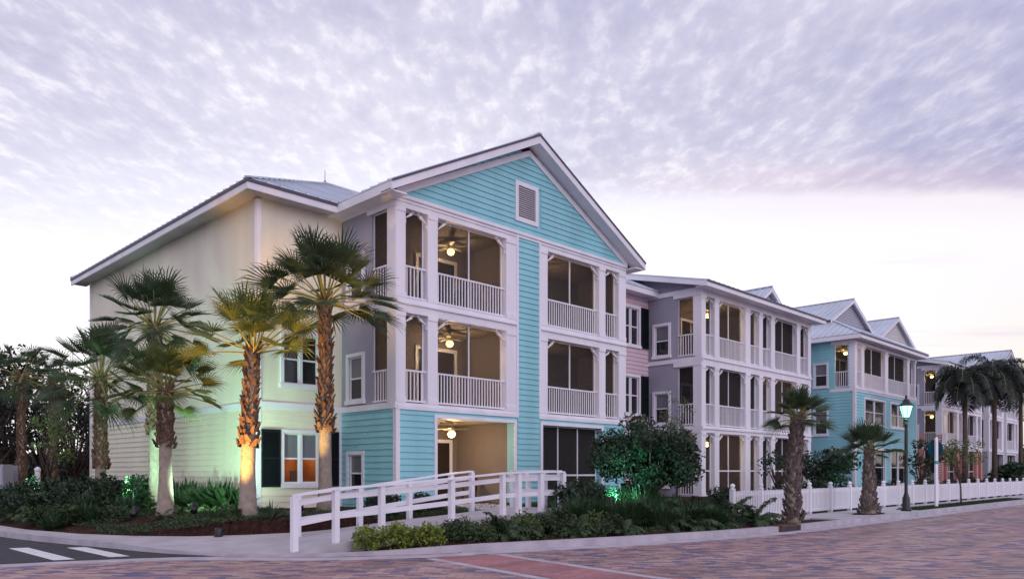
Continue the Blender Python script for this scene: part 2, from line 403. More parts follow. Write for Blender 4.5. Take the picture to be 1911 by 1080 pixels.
def place_fan(F, a, d, z, label, power=30):
    p = F.p(a, d, z)
    if not fan_used[0]: o = FAN; fan_used[0] = True; o.location = p; tag(o, label, 'ceiling fan', 'lit ceiling fans hanging in the porches')
    else: o = copy_tree(FAN, None, p, random.random()*2, None, label, 'lit ceiling fans hanging in the porches'); o['category'] = 'ceiling fan'
    L = bpy.data.lights.new('fan_light', 'POINT'); L.energy = power; L.color = (1, .68, .38); L.shadow_soft_size = .09
    lo = bpy.data.objects.new('fan_light', L); col.objects.link(lo); lo.parent = o; lo.location = (0, 0, -.66)
    return o

# ------------------------------------------------------------------ houses
W = 11.15
def frames(u0, v0, w=W):
    return Fr((u0, v0), (1, 0), (0, -1)), Fr((u0, v0), (0, 1), (-1, 0)), Fr((u0+w, v0), (0, 1), (1, 0))
SIDE_OP = (.42, 1.22)
def side_wall(FL, par, depth, z0, z1, floors, windows, wm, lapped=None, lap_to=None, lap_mat=None):
    ops = [(SIDE_OP[0], SIDE_OP[1], a, b) for a, b in floors]+[(1.68, 2.42, a, b) for a, b in windows]
    if lap_to:
        mb = MB(); wall_cells(mb, FL, .0, depth, z0, lap_to, ops, .12, -.002); laps(mb, FL, .0, depth, z0, lap_to-.06, ops); mb.build('wall', lap_mat, par)
        mb = MB(); wall_cells(mb, FL, .32, depth, lap_to, z1, ops, .12, -.004); mb.build('wall', wm, par)
    else:
        if lapped: ops = ops+[(-.01, .32, F2-.26, TOP+1)]
        mb = MB(); wall_cells(mb, FL, .0 if lapped else .32, depth, z0, z1, ops, .12, -.004)
        if lapped: laps(mb, FL, .12, depth, z0, z1-.2, ops)
        mb.build('wall', wm, par)
    for a, b in floors:
        railing(FL, par, SIDE_OP[0], SIDE_OP[1], a, d0=-.04); screen(FL, par, SIDE_OP[0], SIDE_OP[1], a, b, 0, d=-.09)
        l = MB(); l.fb(FL, .0, 1.42, 0, .045, b, b+.22); l.build('lintel', 'trim', par)
        l = MB(); l.fb(FL, 0, .42, -.002, .022, a+.0, b); l.build('corner_casing', 'trim', par)
    for a, b in windows: window(FL, par, 1.68, 2.42, a, b, blind='blind', lower='glass')

def gable_house(u0, v0, label, group=None, lower_open=True, far=False):
    aq = 'grey_lap' if far else 'aqua'
    F, FL, FRt = frames(u0, v0)
    par = empty('apartment_building', (0, 0, 0), 0, label, 'building', group)
    A, B, C_, D = (.34, 1.17), (1.56, 4.51), (6.56, 9.46), (9.85, 10.69)
    for z0, z1 in ((F1, F1T), (F2, F2T)):
        porch_floor(F, par, 0, 4.97, [A, B], z0, z1); porch_floor(F, par, 6.17, W, [C_, D], z0, z1)
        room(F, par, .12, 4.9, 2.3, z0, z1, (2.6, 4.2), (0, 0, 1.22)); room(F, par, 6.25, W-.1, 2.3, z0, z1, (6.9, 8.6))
    # beams across each half
    for lo, hi in ((0, 4.97), (6.17, W)):
        for z0, z1, ex in ((3.40, F1, .0), (F1T, F2, .0), (F2T, TOP, .0)):
            b = MB(); b.fb(F, lo, hi, -.32, .012, z0, z1); 
            if z0 > 4: b.fb(F, lo, hi, .012, .075, z0+.24 if z0 < 8 else z1-.10, z0+.30 if z0 < 8 else z1); 
            else: b.fb(F, lo, hi, .012, .06, z0, z0+.12)
            if z0 > 8: b.fb(F, lo, hi, .012, .045, z0+.16, z0+.20)
            b.build('beam', 'trim', par)
    b = MB(); b.fb(F, 4.97, 6.17, -.1, .075, TOP-.1, TOP); b.fb(F, 4.97, 6.17, -.1, .045, TOP-.20, TOP-.16); b.fb(F, 4.97, 6.17, -.1, .03, TOP-.16, TOP-.10); b.build('beam', 'trim', par)
    # lower wall and the middle strip
    ops = [(1.50, 4.85, PAD, 3.2), (6.25, 9.55, PAD, 3.2)]
    m = MB(); wall_cells(m, F, 0, W, PAD-.3, 3.40, ops, .3); laps(m, F, .1, 4.97, PAD-.2, 3.40, ops); laps(m, F, 6.17, W, PAD-.2, 3.40, ops)
    m.build('wall', aq, par)
    m = MB(); wall_cells(m, F, 4.97, 6.17, 3.40, TOP-.2, [], .2); laps(m, F, 5.03, 6.11, PAD-.2, TOP-.22, []); m.build('wall', aq, par)
    t = MB()
    for a in (4.97, 6.08): t.fb(F, a, a+.09, .0, .05, 3.40, TOP-.2)
    t.fb(F, 0, .10, 0, .05, PAD-.2, 3.40); t.fb(FL, -.05, .10, 0, .05, PAD-.2, 3.40); t.fb(F, W-.1, W, 0, .05, PAD-.2, 3.40)
    t.split('corner_board', 'trim', par)
    for a0, a1 in ((1.50, 4.85), (6.25, 9.55)):
        t = MB(); t.fb(F, a0-.11, a0-.002, 0, .07, PAD-.1, 3.31); t.fb(F, a1+.002, a1+.11, 0, .07, PAD-.1, 3.31); t.fb(F, a0-.002, a1+.002, 0, .065, 3.202, 3.31); t.build('door_casing', 'trim', par)
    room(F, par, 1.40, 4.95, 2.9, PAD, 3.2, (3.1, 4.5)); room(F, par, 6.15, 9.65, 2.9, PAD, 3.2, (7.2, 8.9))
    sc = MB(); F_ = F
    screen(F, par, 6.25, 9.55, PAD, 3.2, 2, mid=1.45)
    # left side
    side_wall(FL, par, 12 if not far else 8, PAD-.3, TOP, [(F1, F1T), (F2, F2T)], [(3.78, 5.12), (6.85, 8.2), (.95, 2.1)], 'grey', lap_to=3.42, lap_mat=aq)
    b = MB(); b.fb(FL, -.012, 2.85, 0, .05, 3.42, 3.60); b.fb(FL, -.075, 2.85, 0, .05, 6.44, 6.66); b.fb(FL, -.05, 2.85, 0, .05, TOP-.22, TOP); b.split('belt_course', 'trim', par)
    m = MB(); wall_cells(m, FRt, .32, 10, PAD-.3, TOP, [], .12); m.build('wall', 'grey', par)
    # gable
    apex_u = W/2; sl = .515; ze = EAVE; ov = .55; dep = 12.0 if not far else 8.6
    zt = ze+sl*(apex_u+ov)
    def gb(z): return ((z-ze)/sl-ov+.02, W-((z-ze)/sl-ov+.02))
    m = MB(); m.face([F.p(.0, 0, TOP), F.p(W, 0, TOP), F.p(apex_u, 0, TOP+(apex_u)*sl)]); m.face([F.p(.0, -.2, TOP), F.p(apex_u, -.2, TOP+(apex_u)*sl), F.p(W, -.2, TOP)])
    laps(m, F, 0, W, TOP, zt-.35, [(apex_u-.62, apex_u+.62, 10.2, 11.2)], gable=gb); m.build('gable_wall', aq, par)
    # louvre vent
    t = MB(); c = apex_u-.12; za, zb = 10.15, 11.22; wv = .42
    t.fb(F, c-wv-.14, c-wv, .0, .07, za-.14, zb+.14); t.fb(F, c+wv, c+wv+.14, 0, .07, za-.14, zb+.14); t.fb(F, c-wv, c+wv, 0, .066, zb, zb+.14); t.fb(F, c-wv, c+wv, 0, .066, za-.14, za)
    v = t.build('gable_vent', 'trim', par)
    s = MB(); z = za
    while z < zb-.04:
        s.hexa([F.p(c-wv, .01, z+.05), F.p(c+wv, .01, z+.05), F.p(c+wv, .055, z), F.p(c-wv, .055, z), F.p(c-wv, .01, z+.065), F.p(c+wv, .01, z+.065), F.p(c+wv, .055, z+.015), F.p(c-wv, .055, z+.015)]); z += .07
    s.build('louvre', 'soffit', v)
    k = MB(); k.fb(F, c-wv, c+wv, .002, .008, za, zb); k.build('backing', 'black', v)
    # roof
    P = F.p
    rf = roof_obj(par, [[P(-ov, ov, ze+.16), P(-ov, -dep, ze+.16), P(apex_u, -dep, zt+.16), P(apex_u, ov, zt+.16)],
                        [P(W+ov, -dep, ze+.16), P(W+ov, ov, ze+.16), P(apex_u, ov, zt+.16), P(apex_u, -dep, zt+.16)]])
    ridge_cap(rf, P(apex_u, ov+.02, zt+.16), P(apex_u, -dep, zt+.16))
    rk = MB(); e = MB()
    for s in (-1, 1):
        x0 = apex_u+s*(apex_u+ov)
        for d0, d1 in ((ov-.06, ov),):
            rk.hexa([P(x0, d0, ze-.12), P(apex_u, d0, zt-.14), P(apex_u, d1, zt-.14), P(x0, d1, ze-.12), P(x0, d0, ze+.10), P(apex_u, d0, zt+.10), P(apex_u, d1, zt+.10), P(x0, d1, ze+.10)])
        # frieze against the gable
        x2 = apex_u+s*(apex_u+.02)
        rk.hexa([P(x2, .03, TOP-.10), P(apex_u, .03, zt-.44), P(apex_u, .07, zt-.44), P(x2, .07, TOP-.10), P(x2, .03, TOP+.12), P(apex_u, .03, zt-.24), P(apex_u, .07, zt-.24), P(x2, .07, TOP+.12)])
        # dark drip edge
        e.hexa([P(x0, ov, ze+.10), P(apex_u, ov, zt+.10), P(apex_u, ov+.03, zt+.10), P(x0, ov+.03, ze+.10), P(x0, ov, ze+.17), P(apex_u, ov, zt+.17), P(apex_u, ov+.03, zt+.17), P(x0, ov+.03, ze+.17)])
        # sloping soffit under the rake
        rk.hexa([P(x0, 0, ze-.10), P(apex_u, 0, zt-.12), P(apex_u, ov-.06, zt-.12), P(x0, ov-.06, ze-.10), P(x0, 0, ze-.07), P(apex_u, 0, zt-.09), P(apex_u, ov-.06, zt-.09), P(x0, ov-.06, ze-.07)])
        xa, xb = (x0, x0+.05) if s < 0 else (x0-.05, x0)
        rk.fb(F, xa, xb, -dep, ov-.06, ze-.12, ze+.12)
        xa, xb = (x0+.05, 0) if s < 0 else (W, x0-.05)
        rk.fb(F, xa, xb, -dep, 0, ze-.11, ze-.08)
    for xa, xb in ((-ov+.05, .02), (W-.02, W+ov-.05)): rk.fb(F, xa, xb, -.02, ov-.06, ze-.125, ze-.085)
    rk.build('fascia', 'trim', par); e.build('drip_edge', 'roof_edge', par)
    return par, F, FL

def eave_box(par, F, a0, a1, ov, z, h=.22, left=True, right=False, side_len=0):
    pass

# aqua building in front
aq, aF, aL = gable_house(13.55, 18.15, 'aqua three storey building with a tall front gable, square vent and white porches')
# cream wing on its left
yw = empty('apartment_building', (0, 0, 0), 0, 'cream stucco wing with black shutters and a long blank side wall behind palms', 'building')
Y0 = (10.69, 21.0)
YF, YL = Fr(Y0, (1, 0), (0, -1)), Fr(Y0, (0, 1), (-1, 0))
wu = [(.83, 1.99, 4.2, 5.7), (.83, 1.99, 1.22, 2.72)]
m = MB(); wall_cells(m, YF, 0, 2.9, 3.5, 9.60, wu, .12); wall_cells(m, YL, .0, 14.8, 3.5, 9.60, [], .12); m.build('wall', 'yellow', yw)
m = MB(); wall_cells(m, YF, 0, 2.9, .2, 3.5, wu, .12); wall_cells(m, YL, 0, 14.8, .2, 3.5, [], .12)
laps(m, YF, .1, 2.9, .3, 3.42, wu); laps(m, YL, .1, 14.75, .3, 3.42, []); m.build('wall', 'yellow_lap', yw)
m = MB(); m.fb(YF, -.03, 2.86, 0, .05, 3.42, 3.62); m.fb(YL, 0, 14.8, 0, .05, 3.42, 3.62); m.split('belt_course', 'trim', yw)
m = MB()
for z0, z1 in ((.2, 3.42), (3.62, 9.5)):
    m.fb(YF, -.03, .11, 0, .045, z0, z1); m.fb(YL, 0, .11, 0, .045, z0, z1); m.fb(YL, 14.7, 14.82, 0, .045, z0, z1)
m.fb(YF, 2.72, 2.86, 0, .045, .2, 3.42)
m.split('corner_board', 'trim', yw)
window(YF, yw, .83, 1.99, 4.2, 5.7, True)
M['lit_glass'] = see_through('lit_glass', (.05, .03, .02), .25, .08)
window(YF, yw, .83, 1.99, 1.22, 2.72, True, blind='blind', lower='lit_glass')
shutter(YF, yw, .10, .70, 1.12, 2.82); shutter(YF, yw, 2.12, 2.70, 1.12, 2.82)
m = MB(); m.fb(YF, .6, 2.3, -1.6, -1.5, .9, 2.9); m.fb(YF, .5, .6, -1.6, -.13, .9, 2.9); m.fb(YF, 2.3, 2.4, -1.6, -.13, .9, 2.9); m.fb(YF, .6, 2.3, -1.5, -.13, .85, .92); m.fb(YF, .6, 2.3, -1.5, -.13, 2.9, 2.95)
M['room'] = mat('amber_room_wall', (.55, .25, .07), .8, var=.3, scale=1.5); m.build('lit_room', 'room', yw)
L = bpy.data.lights.new('room_light', 'POINT'); L.energy = 12; L.color = (1, .58, .24); lo = bpy.data.objects.new('room_light', L); col.objects.link(lo); lo.parent = yw; lo.location = YF.p(1.9, -.9, 2.3)
for w in kids(yw):
    pass
m = MB(); m.fb(YF, .95, 1.35, -1.45, -1.40, 1.1, 2.2); m.fb(YF, 1.55, 1.95, -.9, -.85, .92, 1.6); m.build('room_furniture', 'porch', yw)
# hipped roof of the wing
ov = .6; ex0, ey0, ex1, ey1 = 10.69-ov, 21.0-ov, 26.0, 36.4; rz0 = EAVE+.16; rr = (17.5, 28.4, 13.68)
rend = (24.2, 28.4, 13.68)
rf = roof_obj(yw, [[(ex1, ey0, rz0), (ex0, ey0, rz0), rr, rend], [(ex0, ey0, rz0), (ex0, ey1, rz0), rr], [(ex0, ey1, rz0), (ex1, ey1, rz0), rend, rr], [(ex1, ey1, rz0), (ex1, ey0, rz0), rend]])
ridge_cap(rf, (ex0, ey0, rz0), rr); ridge_cap(rf, rr, rend); ridge_cap(rf, (ex0, ey1, rz0), rr)
m = MB(); m.box(ex0, ex0+.05, ey0+.05, ey1, EAVE-.13, rz0-.05); m.box(ex0, 13.0, ey0, ey0+.05, EAVE-.13, rz0-.05)
m.build('fascia', 'trim', yw)
m = MB(); m.box(ex0-.03, ex0, ey0-.03, ey1, rz0-.10, rz0-.01); m.box(ex0, 13.0, ey0-.03, ey0, rz0-.10, rz0-.01); m.build('drip_edge', 'roof_edge', yw)
m = MB(); m.box(ex0+.05, 10.69, ey0+.05, ey1, EAVE-.08, EAVE-.05); m.box(10.69, 13.4, ey0+.05, 21.0, EAVE-.08, EAVE-.05); m.build('soffit', 'soffit', yw)
m = MB(); m.tube([(17.5, 28.4, 13.7), (17.5, 28.4, 14.25)], [.02, .012], 6); m.tube([(17.5, 28.4, 13.68), (17.5, 28.4, 13.8)], [.09, .05], 8); m.build('roof_vent_pipe', 'grey', rf)

def link(u0, u1, v, wm, label, ops, roof_back=7.5, shut=True):
    F = Fr((u0, v), (1, 0), (0, -1)); w = u1-u0
    par = empty('apartment_building', (0, 0, 0), 0, label, 'building')
    m = MB(); o2 = [(a, b, c, d) for a, b, c, d, s in ops]
    wall_cells(m, F, 0, w, .2, 9.6, o2, .12); laps(m, F, 0, w, .3, 9.4, o2); m.build('wall', wm, par)
    for a, b, c, d, s in ops:
        window(F, par, a, b, c, d, True)
        if s: shutter(F, par, b+.14, b+.70, c-.1, d+.1)
    rf = roof_obj(par, [[F.p(-.3, .6, EAVE+.16), F.p(w+.3, .6, EAVE+.16), F.p(w+.3, -roof_back, EAVE+.16+(roof_back+.6)*.5), F.p(-.3, -roof_back, EAVE+.16+(roof_back+.6)*.5)]])
    m = MB(); m.fb(F, 0, w, .55, .6, EAVE-.1, EAVE+.11); m.fb(F, 0, w, 0, .55, EAVE-.06, EAVE-.03); m.build('fascia', 'trim', par)
    return par, F
link(24.72, 29.74, 20.6, 'pink', 'pink sided link with black shutters between the aqua building and grey one',
     [(3.1, 4.25, 7.3, 8.95, 1), (3.1, 4.25, 4.2, 5.85, 1), (3.1, 4.25, 1.2, 2.8, 1)], roof_back=3)

def shed_house(u0, v0, label, ground='grey', ground_top=None, lights=True):
    F, FL, FRt = frames(u0, v0)
    par = empty('apartment_building', (0, 0, 0), 0, label, 'building')
    ops = [(.34, 1.1), (1.50, 3.93), (4.40, 5.28), (5.66, 6.54), (6.95, 9.45), (9.85, 10.80)]
    fl = [(PAD, 3.30), (F1, F1T), (F2, F2T)]
    for i, (z0, z1) in enumerate(fl):
        porch_floor(F, par, 0, W, ops, z0, z1, rail=i > 0, mid=1.62 if i == 0 else None)
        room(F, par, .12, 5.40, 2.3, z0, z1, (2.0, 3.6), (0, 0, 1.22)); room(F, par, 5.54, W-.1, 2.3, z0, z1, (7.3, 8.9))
    for z0, z1 in ((3.30, F1), (F1T, F2), (F2T, TOP)):
        b = MB(); b.fb(F, 0, W, -.32, .012, z0, z1); b.fb(F, 0, W, .012, .075, z1-.14, z1-.06); b.build('beam', 'trim', par)
    b = MB(); b.fb(F, 0, W, -.3, .03, .15, PAD); b.build('foundation', 'concrete', par)
    side_wall(FL, par, 9, PAD-.3, TOP, [(PAD, 3.30)]+[(F1, F1T), (F2, F2T)], [(3.78, 5.12), (6.85, 8.2), (.95, 2.1)], 'grey',
              lap_to=ground_top, lap_mat=ground if ground_top else None)
    b = MB(); b.fb(FL, -.075, 9, 0, .05, 3.42, 3.58); b.fb(FL, -.075, 9, 0, .05, 6.44, 6.62); b.fb(FL, -.05, 9, 0, .05, TOP-.20, TOP); b.split('belt_course', 'trim', par)
    if ground != 'grey':
        m = MB()
        e = [0]+[x for o in ops for x in o]+[W]
        for i in range(0, len(e), 2): m = MB(); wall_cells(m, F, e[i]-.02, e[i+1]+.02, PAD-.2, 3.30, [], .34, .03); m.build('wall', ground, par)
    ovh = .6; sl = .235; bk = 8.0; zt = EAVE+.16+sl*(bk+ovh)
    P = F.p
    rf = roof_obj(par, [[P(-.55, ovh, EAVE+.16), P(W+.55, ovh, EAVE+.16), P(W+.55, -bk, zt), P(-.55, -bk, zt)], [P(W+.55, -bk-8, EAVE), P(-.55, -bk-8, EAVE), P(-.55, -bk, zt), P(W+.55, -bk, zt)]])
    ridge_cap(rf, P(-.55, -bk, zt), P(W+.55, -bk, zt))
    m = MB(); m.face([FL.p(0, -.02, TOP), FL.p(8, -.02, TOP), FL.p(8, -.02, zt-.15), FL.p(0, -.02, TOP+.02+sl*.6)]); m.face([FL.p(0, -.1, TOP), FL.p(8, -.1, TOP), FL.p(8, -.1, zt-.15), FL.p(0, -.1, TOP+.02+sl*.6)][::-1]); m.build('gable_wall', 'grey', par)
    m = MB(); m.fb(F, -.55, W+.55, ovh-.05, ovh, EAVE-.10, EAVE+.11); m.fb(F, -.5, W+.5, 0, ovh-.05, EAVE-.07, EAVE-.04)
    for s, x in ((0, -.55), (1, W+.50)):
        m.hexa([P(x, ovh-.05, EAVE-.10), P(x+.05, ovh-.05, EAVE-.10), P(x+.05, -bk, zt-.24), P(x, -bk, zt-.24), P(x, ovh-.05, EAVE+.11), P(x+.05, ovh-.05, EAVE+.11), P(x+.05, -bk, zt-.05), P(x, -bk, zt-.05)])
    m.build('fascia', 'trim', par)
    m = MB(); m.fb(F, -.55, W+.55, ovh, ovh+.03, EAVE+.08, EAVE+.17); m.build('drip_edge', 'roof_edge', par)
    return par, F, FL, rf

def dormer(par, uc, v, zb, zt, hw, back, wm):
    """a cross gable: front wall in plane v, ridge running back"""
    sl = (zt-zb)/hw; m = MB()
    m.face([(uc-hw, v, zb), (uc+hw, v, zb), (uc, v, zt)]); F = Fr((uc-hw, v), (1, 0), (0, -1))
    laps(m, F, 0, 2*hw, zb, zt-.1, [], gable=lambda z: ((z-zb)/sl, 2*hw-(z-zb)/sl))
    m.build('gable_wall', wm, par)
    o = .35; ze = zb-o*sl; h = .12
    a = roof_obj(par, [[(uc-hw-o, v-o, ze+h), (uc-hw-o, v+back, ze+h), (uc, v+back, zt+h), (uc, v-o, zt+h)], [(uc+hw+o, v+back, ze+h), (uc+hw+o, v-o, ze+h), (uc, v-o, zt+h), (uc, v+back, zt+h)]])
    ridge_cap(a, (uc, v-o, zt+h), (uc, v+back, zt+h))
    m = MB()
    for s in (-1, 1):
        x = uc+s*(hw+o)
        m.hexa([(x, v-o, ze-.12), (uc, v-o, zt-.14), (uc, v-o+.05, zt-.14), (x, v-o+.05, ze-.12), (x, v-o, ze+h-.05), (uc, v-o, zt+h-.05), (uc, v-o+.05, zt+h-.05), (x, v-o+.05, ze+h-.05)])
    m.build('rake_board', 'trim', par)

gh, gF, gL, grf = shed_house(29.76, 17.8, 'grey building with three floors of white porch posts, right of the pink link')
dormer(gh, 39.0, 19.4, 10.35, 11.33, 1.5, 5, 'grey_lap')
lk, _ = link(40.95, 47.3, 20.9, 'grey_lap', 'grey link wall recessed between the grey porch building and the blue one', [(2.4, 3.6, 7.0, 8.6, 0), (2.4, 3.6, 4.1, 5.7, 0)])
# blue hip roofed building
F, FL, FRt = frames(47.3, 17.9)
bl = empty('apartment_building', (0, 0, 0), 0, 'blue building with hipped metal roof and one top floor porch, behind the street lamp', 'building')
ops = [(.35, 1.05), (1.5, 5.05), (5.6, 9.3), (9.75, 10.8)]
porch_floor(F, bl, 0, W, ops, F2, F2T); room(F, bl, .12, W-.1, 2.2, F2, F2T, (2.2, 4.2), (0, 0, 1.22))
for z0, z1 in ((F2-.24, F2), (F2T, TOP)):
    b = MB(); b.fb(F, 0, W, -.32, .012, z0, z1); b.fb(F, 0, W, .012, .06, z1-.12, z1-.04); b.build('beam', 'trim', bl)
wo = [(1.5, 4.9, 4.55, 6.05), (6.0, 9.0, 4.55, 6.05), (1.5, 4.9, .8, 2.95), (6.0, 9.0, .8, 2.95)]
m = MB(); wall_cells(m, F, 0, W, .2, F2-.24, wo, .15); laps(m, F, .1, W-.1, .3, F2-.26, wo); m.build('wall', 'aqua', bl)
for a, b, c, d in wo: window(F, bl, a, b, c, d, True, casing=.13)
side_wall(FL, bl, 10, PAD-.3, TOP, [(F2, F2T)], [(3.9, 5.3), (6.85, 8.2), (.95, 2.1)], 'aqua', lapped=True)
t = MB(); t.fb(F, 0, .12, 0, .05, .2, F2-.24); t.fb(FL, -.05, .12, 0, .05, .2, F2-.24); t.fb(F, W-.12, W, 0, .05, .2, F2-.24); t.split('corner_board', 'trim', bl)
b = MB(); b.fb(FL, -.05, 1.5, 0, .05, 6.44, 6.64); b.split('belt_course', 'trim', bl)
m = MB(); wall_cells(m, FRt, 0, 9, .2, TOP, [], .12, -.004); m.build('wall', 'aqua', bl)
x0, x1, y0, y1, z = 46.7, 59.05, 17.3, 34, EAVE+.16; cx = (x0+x1)/2; rh = (x1-x0)/2*.53
rf = roof_obj(bl, [[(x0, y0, z), (x1, y0, z), (cx, y0+6.2, z+rh)], [(x0, y1, z), (x0, y0, z), (cx, y0+6.2, z+rh), (cx, y1, z+rh)], [(x1, y0, z), (x1, y1, z), (cx, y1, z+rh), (cx, y0+6.2, z+rh)]])
ridge_cap(rf, (x0, y0, z), (cx, y0+6.2, z+rh)); ridge_cap(rf, (x1, y0, z), (cx, y0+6.2, z+rh)); ridge_cap(rf, (cx, y0+6.2, z+rh), (cx, y1, z+rh))
m = MB(); m.box(x0, x1, y0, y0+.05, EAVE-.12, z-.05); m.box(x0, x0+.05, y0+.05, y1, EAVE-.12, z-.05); m.box(x1-.05, x1, y0+.05, y1, EAVE-.12, z-.05); m.box(x0+.05, x1-.05, y0+.05, 17.9, EAVE-.07, EAVE-.04); m.box(x0+.05, 47.3, 17.9, y1, EAVE-.07, EAVE-.04); m.build('fascia', 'trim', bl)
m = MB(); m.box(x0-.03, x1+.03, y0-.03, y0, z-.09, z+.01); m.build('drip_edge', 'roof_edge', bl)
dormer(bl, 52.9, 20.4, 11.35, 13.05, 3.4, 9, 'grey_lap')
# link behind with cream gable
lk2, _ = link(58.45, 63.9, 20.6, 'grey_lap', 'cream gabled link standing back between the blue and the salmon building', [(2.0, 3.2, 7.0, 8.6, 0)], roof_back=2)
dormer(lk2, 61.6, 20.4, 11.35, 13.05, 3.4, 9, 'pale_lap')
sh, sF, sL, _ = shed_house(63.9, 17.8, 'grey porch building with salmon pink ground floor, behind the drooping palms', 'salmon', 4.5)
link(75.1, 78.2, 20.8, 'grey_lap', 'narrow grey link wall just before the last gabled building at far right', [(.8, 1.9, 4.1, 5.7, 0)], roof_back=3)
gable_house(78.2, 18.0, 'last gabled porch building at the right edge, mostly hidden by drooping palms', far=True)

# fans
place_fan(aF, 3.25, -1.35, F2T, 'lit ceiling fan in the top left porch of the aqua building', 55)
place_fan(aF, 3.2, -1.35, F1T, 'lit ceiling fan in the middle left porch of the aqua building', 55)
place_fan(aF, 3.15, -1.2, 3.24, 'lit ceiling fan in the open ground floor porch of the aqua building', 28)
place_fan(aF, 7.5, -1.7, F2T, 'lit ceiling fan in the top right porch of the aqua building', 14)
place_fan(aF, 7.3, -1.9, F1T, 'lit ceiling fan in the middle right porch of the aqua building', 9)
place_fan(gF, 2.35, -1.1, F2T, 'lit ceiling fan in the top floor porch of the grey building', 12)
place_fan(gF, 2.3, -1.1, 3.30, 'lit ceiling fan in the ground floor porch of the grey building', 12)
place_fan(gF, 7.6, -1.4, F1T, 'lit ceiling fan in the middle porch of the grey building, behind the palm', 7)
place_fan(F, .9, -.9, F2T, 'lit ceiling fan seen through the side opening of the blue building', 14)
place_fan(sF, .75, -.9, F2T, 'upper lit ceiling fan of the two in the salmon building side openings', 26)
place_fan(sF, .75, -.9, F1T, 'lower lit ceiling fan of the two in the salmon building side openings', 26)

def patio_chair(F, a, d, z, rz, label):
    e = empty('patio_chair', F.p(a, d, z), rz, label, 'chair')
    m = MB(); m.box(-.24, .24, -.24, .24, .41, .45); m.build('seat', 'door', e)
    m = MB(); m.box(-.24, -.20, .22, .26, .45, .95); m.box(.20, .24, .22, .26, .45, .95); m.box(-.20, .20, .225, .255, .88, .95)
    for k in range(5): m.box(-.17+k*.085-.012, -.17+k*.085+.012, .23, .25, .45, .88)
    m.build('backrest', 'door', e)
    for x in (-.22, .22):
        for y in (-.22, .22): m = MB(); m.box(x-.018, x+.018, y-.018, y+.018, 0, .41); m.build('leg', 'door', e)
        m = MB(); m.box(x-.03, x+.03, -.24, .22, .64, .67); m.box(x-.015, x+.015, -.22, -.19, .45, .64); m.build('armrest', 'door', e)
patio_chair(aF, 3.0, -1.9, PAD, 2.6, 'left dark chair in the open ground floor porch')
patio_chair(aF, 4.2, -1.5, PAD, -2.2, 'right dark chair in the open ground floor porch')
patio_chair(aF, 7.3, -1.2, F1, .5, 'dark chair behind the balusters of the middle right porch')
patio_chair(aF, 3.5, -1.5, F2, 3.4, 'dark chair behind the balusters of the top left porch')
e = empty('patio_table', aF.p(3.6, -2.2, PAD), 0, 'round dark table between the two chairs in the open porch', 'table')
m = MB(); m.lathe((0, 0, .70), [(.45, 0), (.46, .02), (.45, .035)], 20); m.build('tabletop', 'door', e)
m = MB(); m.lathe((0, 0, 0), [(.25, 0), (.05, .05), (.035, .3), (.05, .70)], 12); m.build('base', 'door', e)

# ------------------------------------------------------------------ terrain
K = [(4.3, 70, .13), (4.35, 26, .13), (4.5, 21.8, .13), (4.9, 19.2, .13), (5.35, 17.3, .12), (5.7, 15.4, .09), (6.1, 14.35, .04), (6.9, 13.0, .03), (8.3, 11.95, .05), (9.9, 11.2, .13), (11.9, 10.5, .14), (14.1, 9.9, .14), (16.9, 9.35, .14), (19.9, 9.05, .14), (24, 9.0, .14), (130, 9.1, .14)]
poly = [(a, b) for a, b, c in K]+[(130, 70)]
def inside(x, y):
    r = False; j = len(poly)-1
    for i in range(len(poly)):
        (xi, yi), (xj, yj) = poly[i], poly[j]
        if (yi > y) != (yj > y) and x < (xj-xi)*(y-yi)/(yj-yi)+xi: r = not r
        j = i
    return r
def kdist(x, y):
    best = (1e9, 0)
    for (ax, ay, ah), (bx, by, bh) in zip(K, K[1:]):
        dx, dy = bx-ax, by-ay; t = max(0, min(1, ((x-ax)*dx+(y-ay)*dy)/(dx*dx+dy*dy)))
        d = math.hypot(x-ax-dx*t, y-ay-dy*t)
        if d < best[0]: best = (d, ah+(bh-ah)*t)
    return best
PATH = [((4.48, 50), (4.85, 50), .14, .14), ((4.5, 26), (4.9, 26), .14, .14), ((4.66, 21.8), (5.1, 22), .14, .14), ((5.05, 19.3), (5.6, 19.6), .14, .14), ((5.5, 17.4), (6.25, 17.9), .13, .15), ((5.84, 15.5), (7.0, 16.8), .10, .16), ((6.24, 14.4), (7.9, 15.95), .06, .19),
        ((6.98, 13.1), (8.8, 15.2), .06, .24), ((7.35, 12.72), (9.3, 14.95), .09, .28), ((8.2, 12.66), (10.1, 14.75), .20, .36), ((9.4, 12.66), (11, 14.5), .38, .45), ((11, 12.7), (12.2, 14.45), .48, .51), ((13, 12.72), (13.4, 14.45), .56, .58), ((15.15, 12.74), (15.15, 14.45), .62, .62)]
def path_z(x, y):
    for (a0, b0, za, zb), (a1, b1, zc, zd) in zip(PATH, PATH[1:]):
        q = [a0, a1, b1, b0]; s = []
        for i in range(4):
            p0, p1 = q[i], q[(i+1) % 4]; s.append((p1[0]-p0[0])*(y-p0[1])-(p1[1]-p0[1])*(x-p0[0]))
        if all(k >= -.45 for k in s) or all(k <= .45 for k in s): return min(za, zb, zc, zd)
    return None
def smooth(t): t = max(0, min(1, t)); return t*t*(3-2*t)
_n = {}
def lump(x, y):
    from mathutils import noise
    return noise.noise((x*.9, y*.9, 0))*.05+noise.noise((x*3.1, y*3.1, 4))*.022
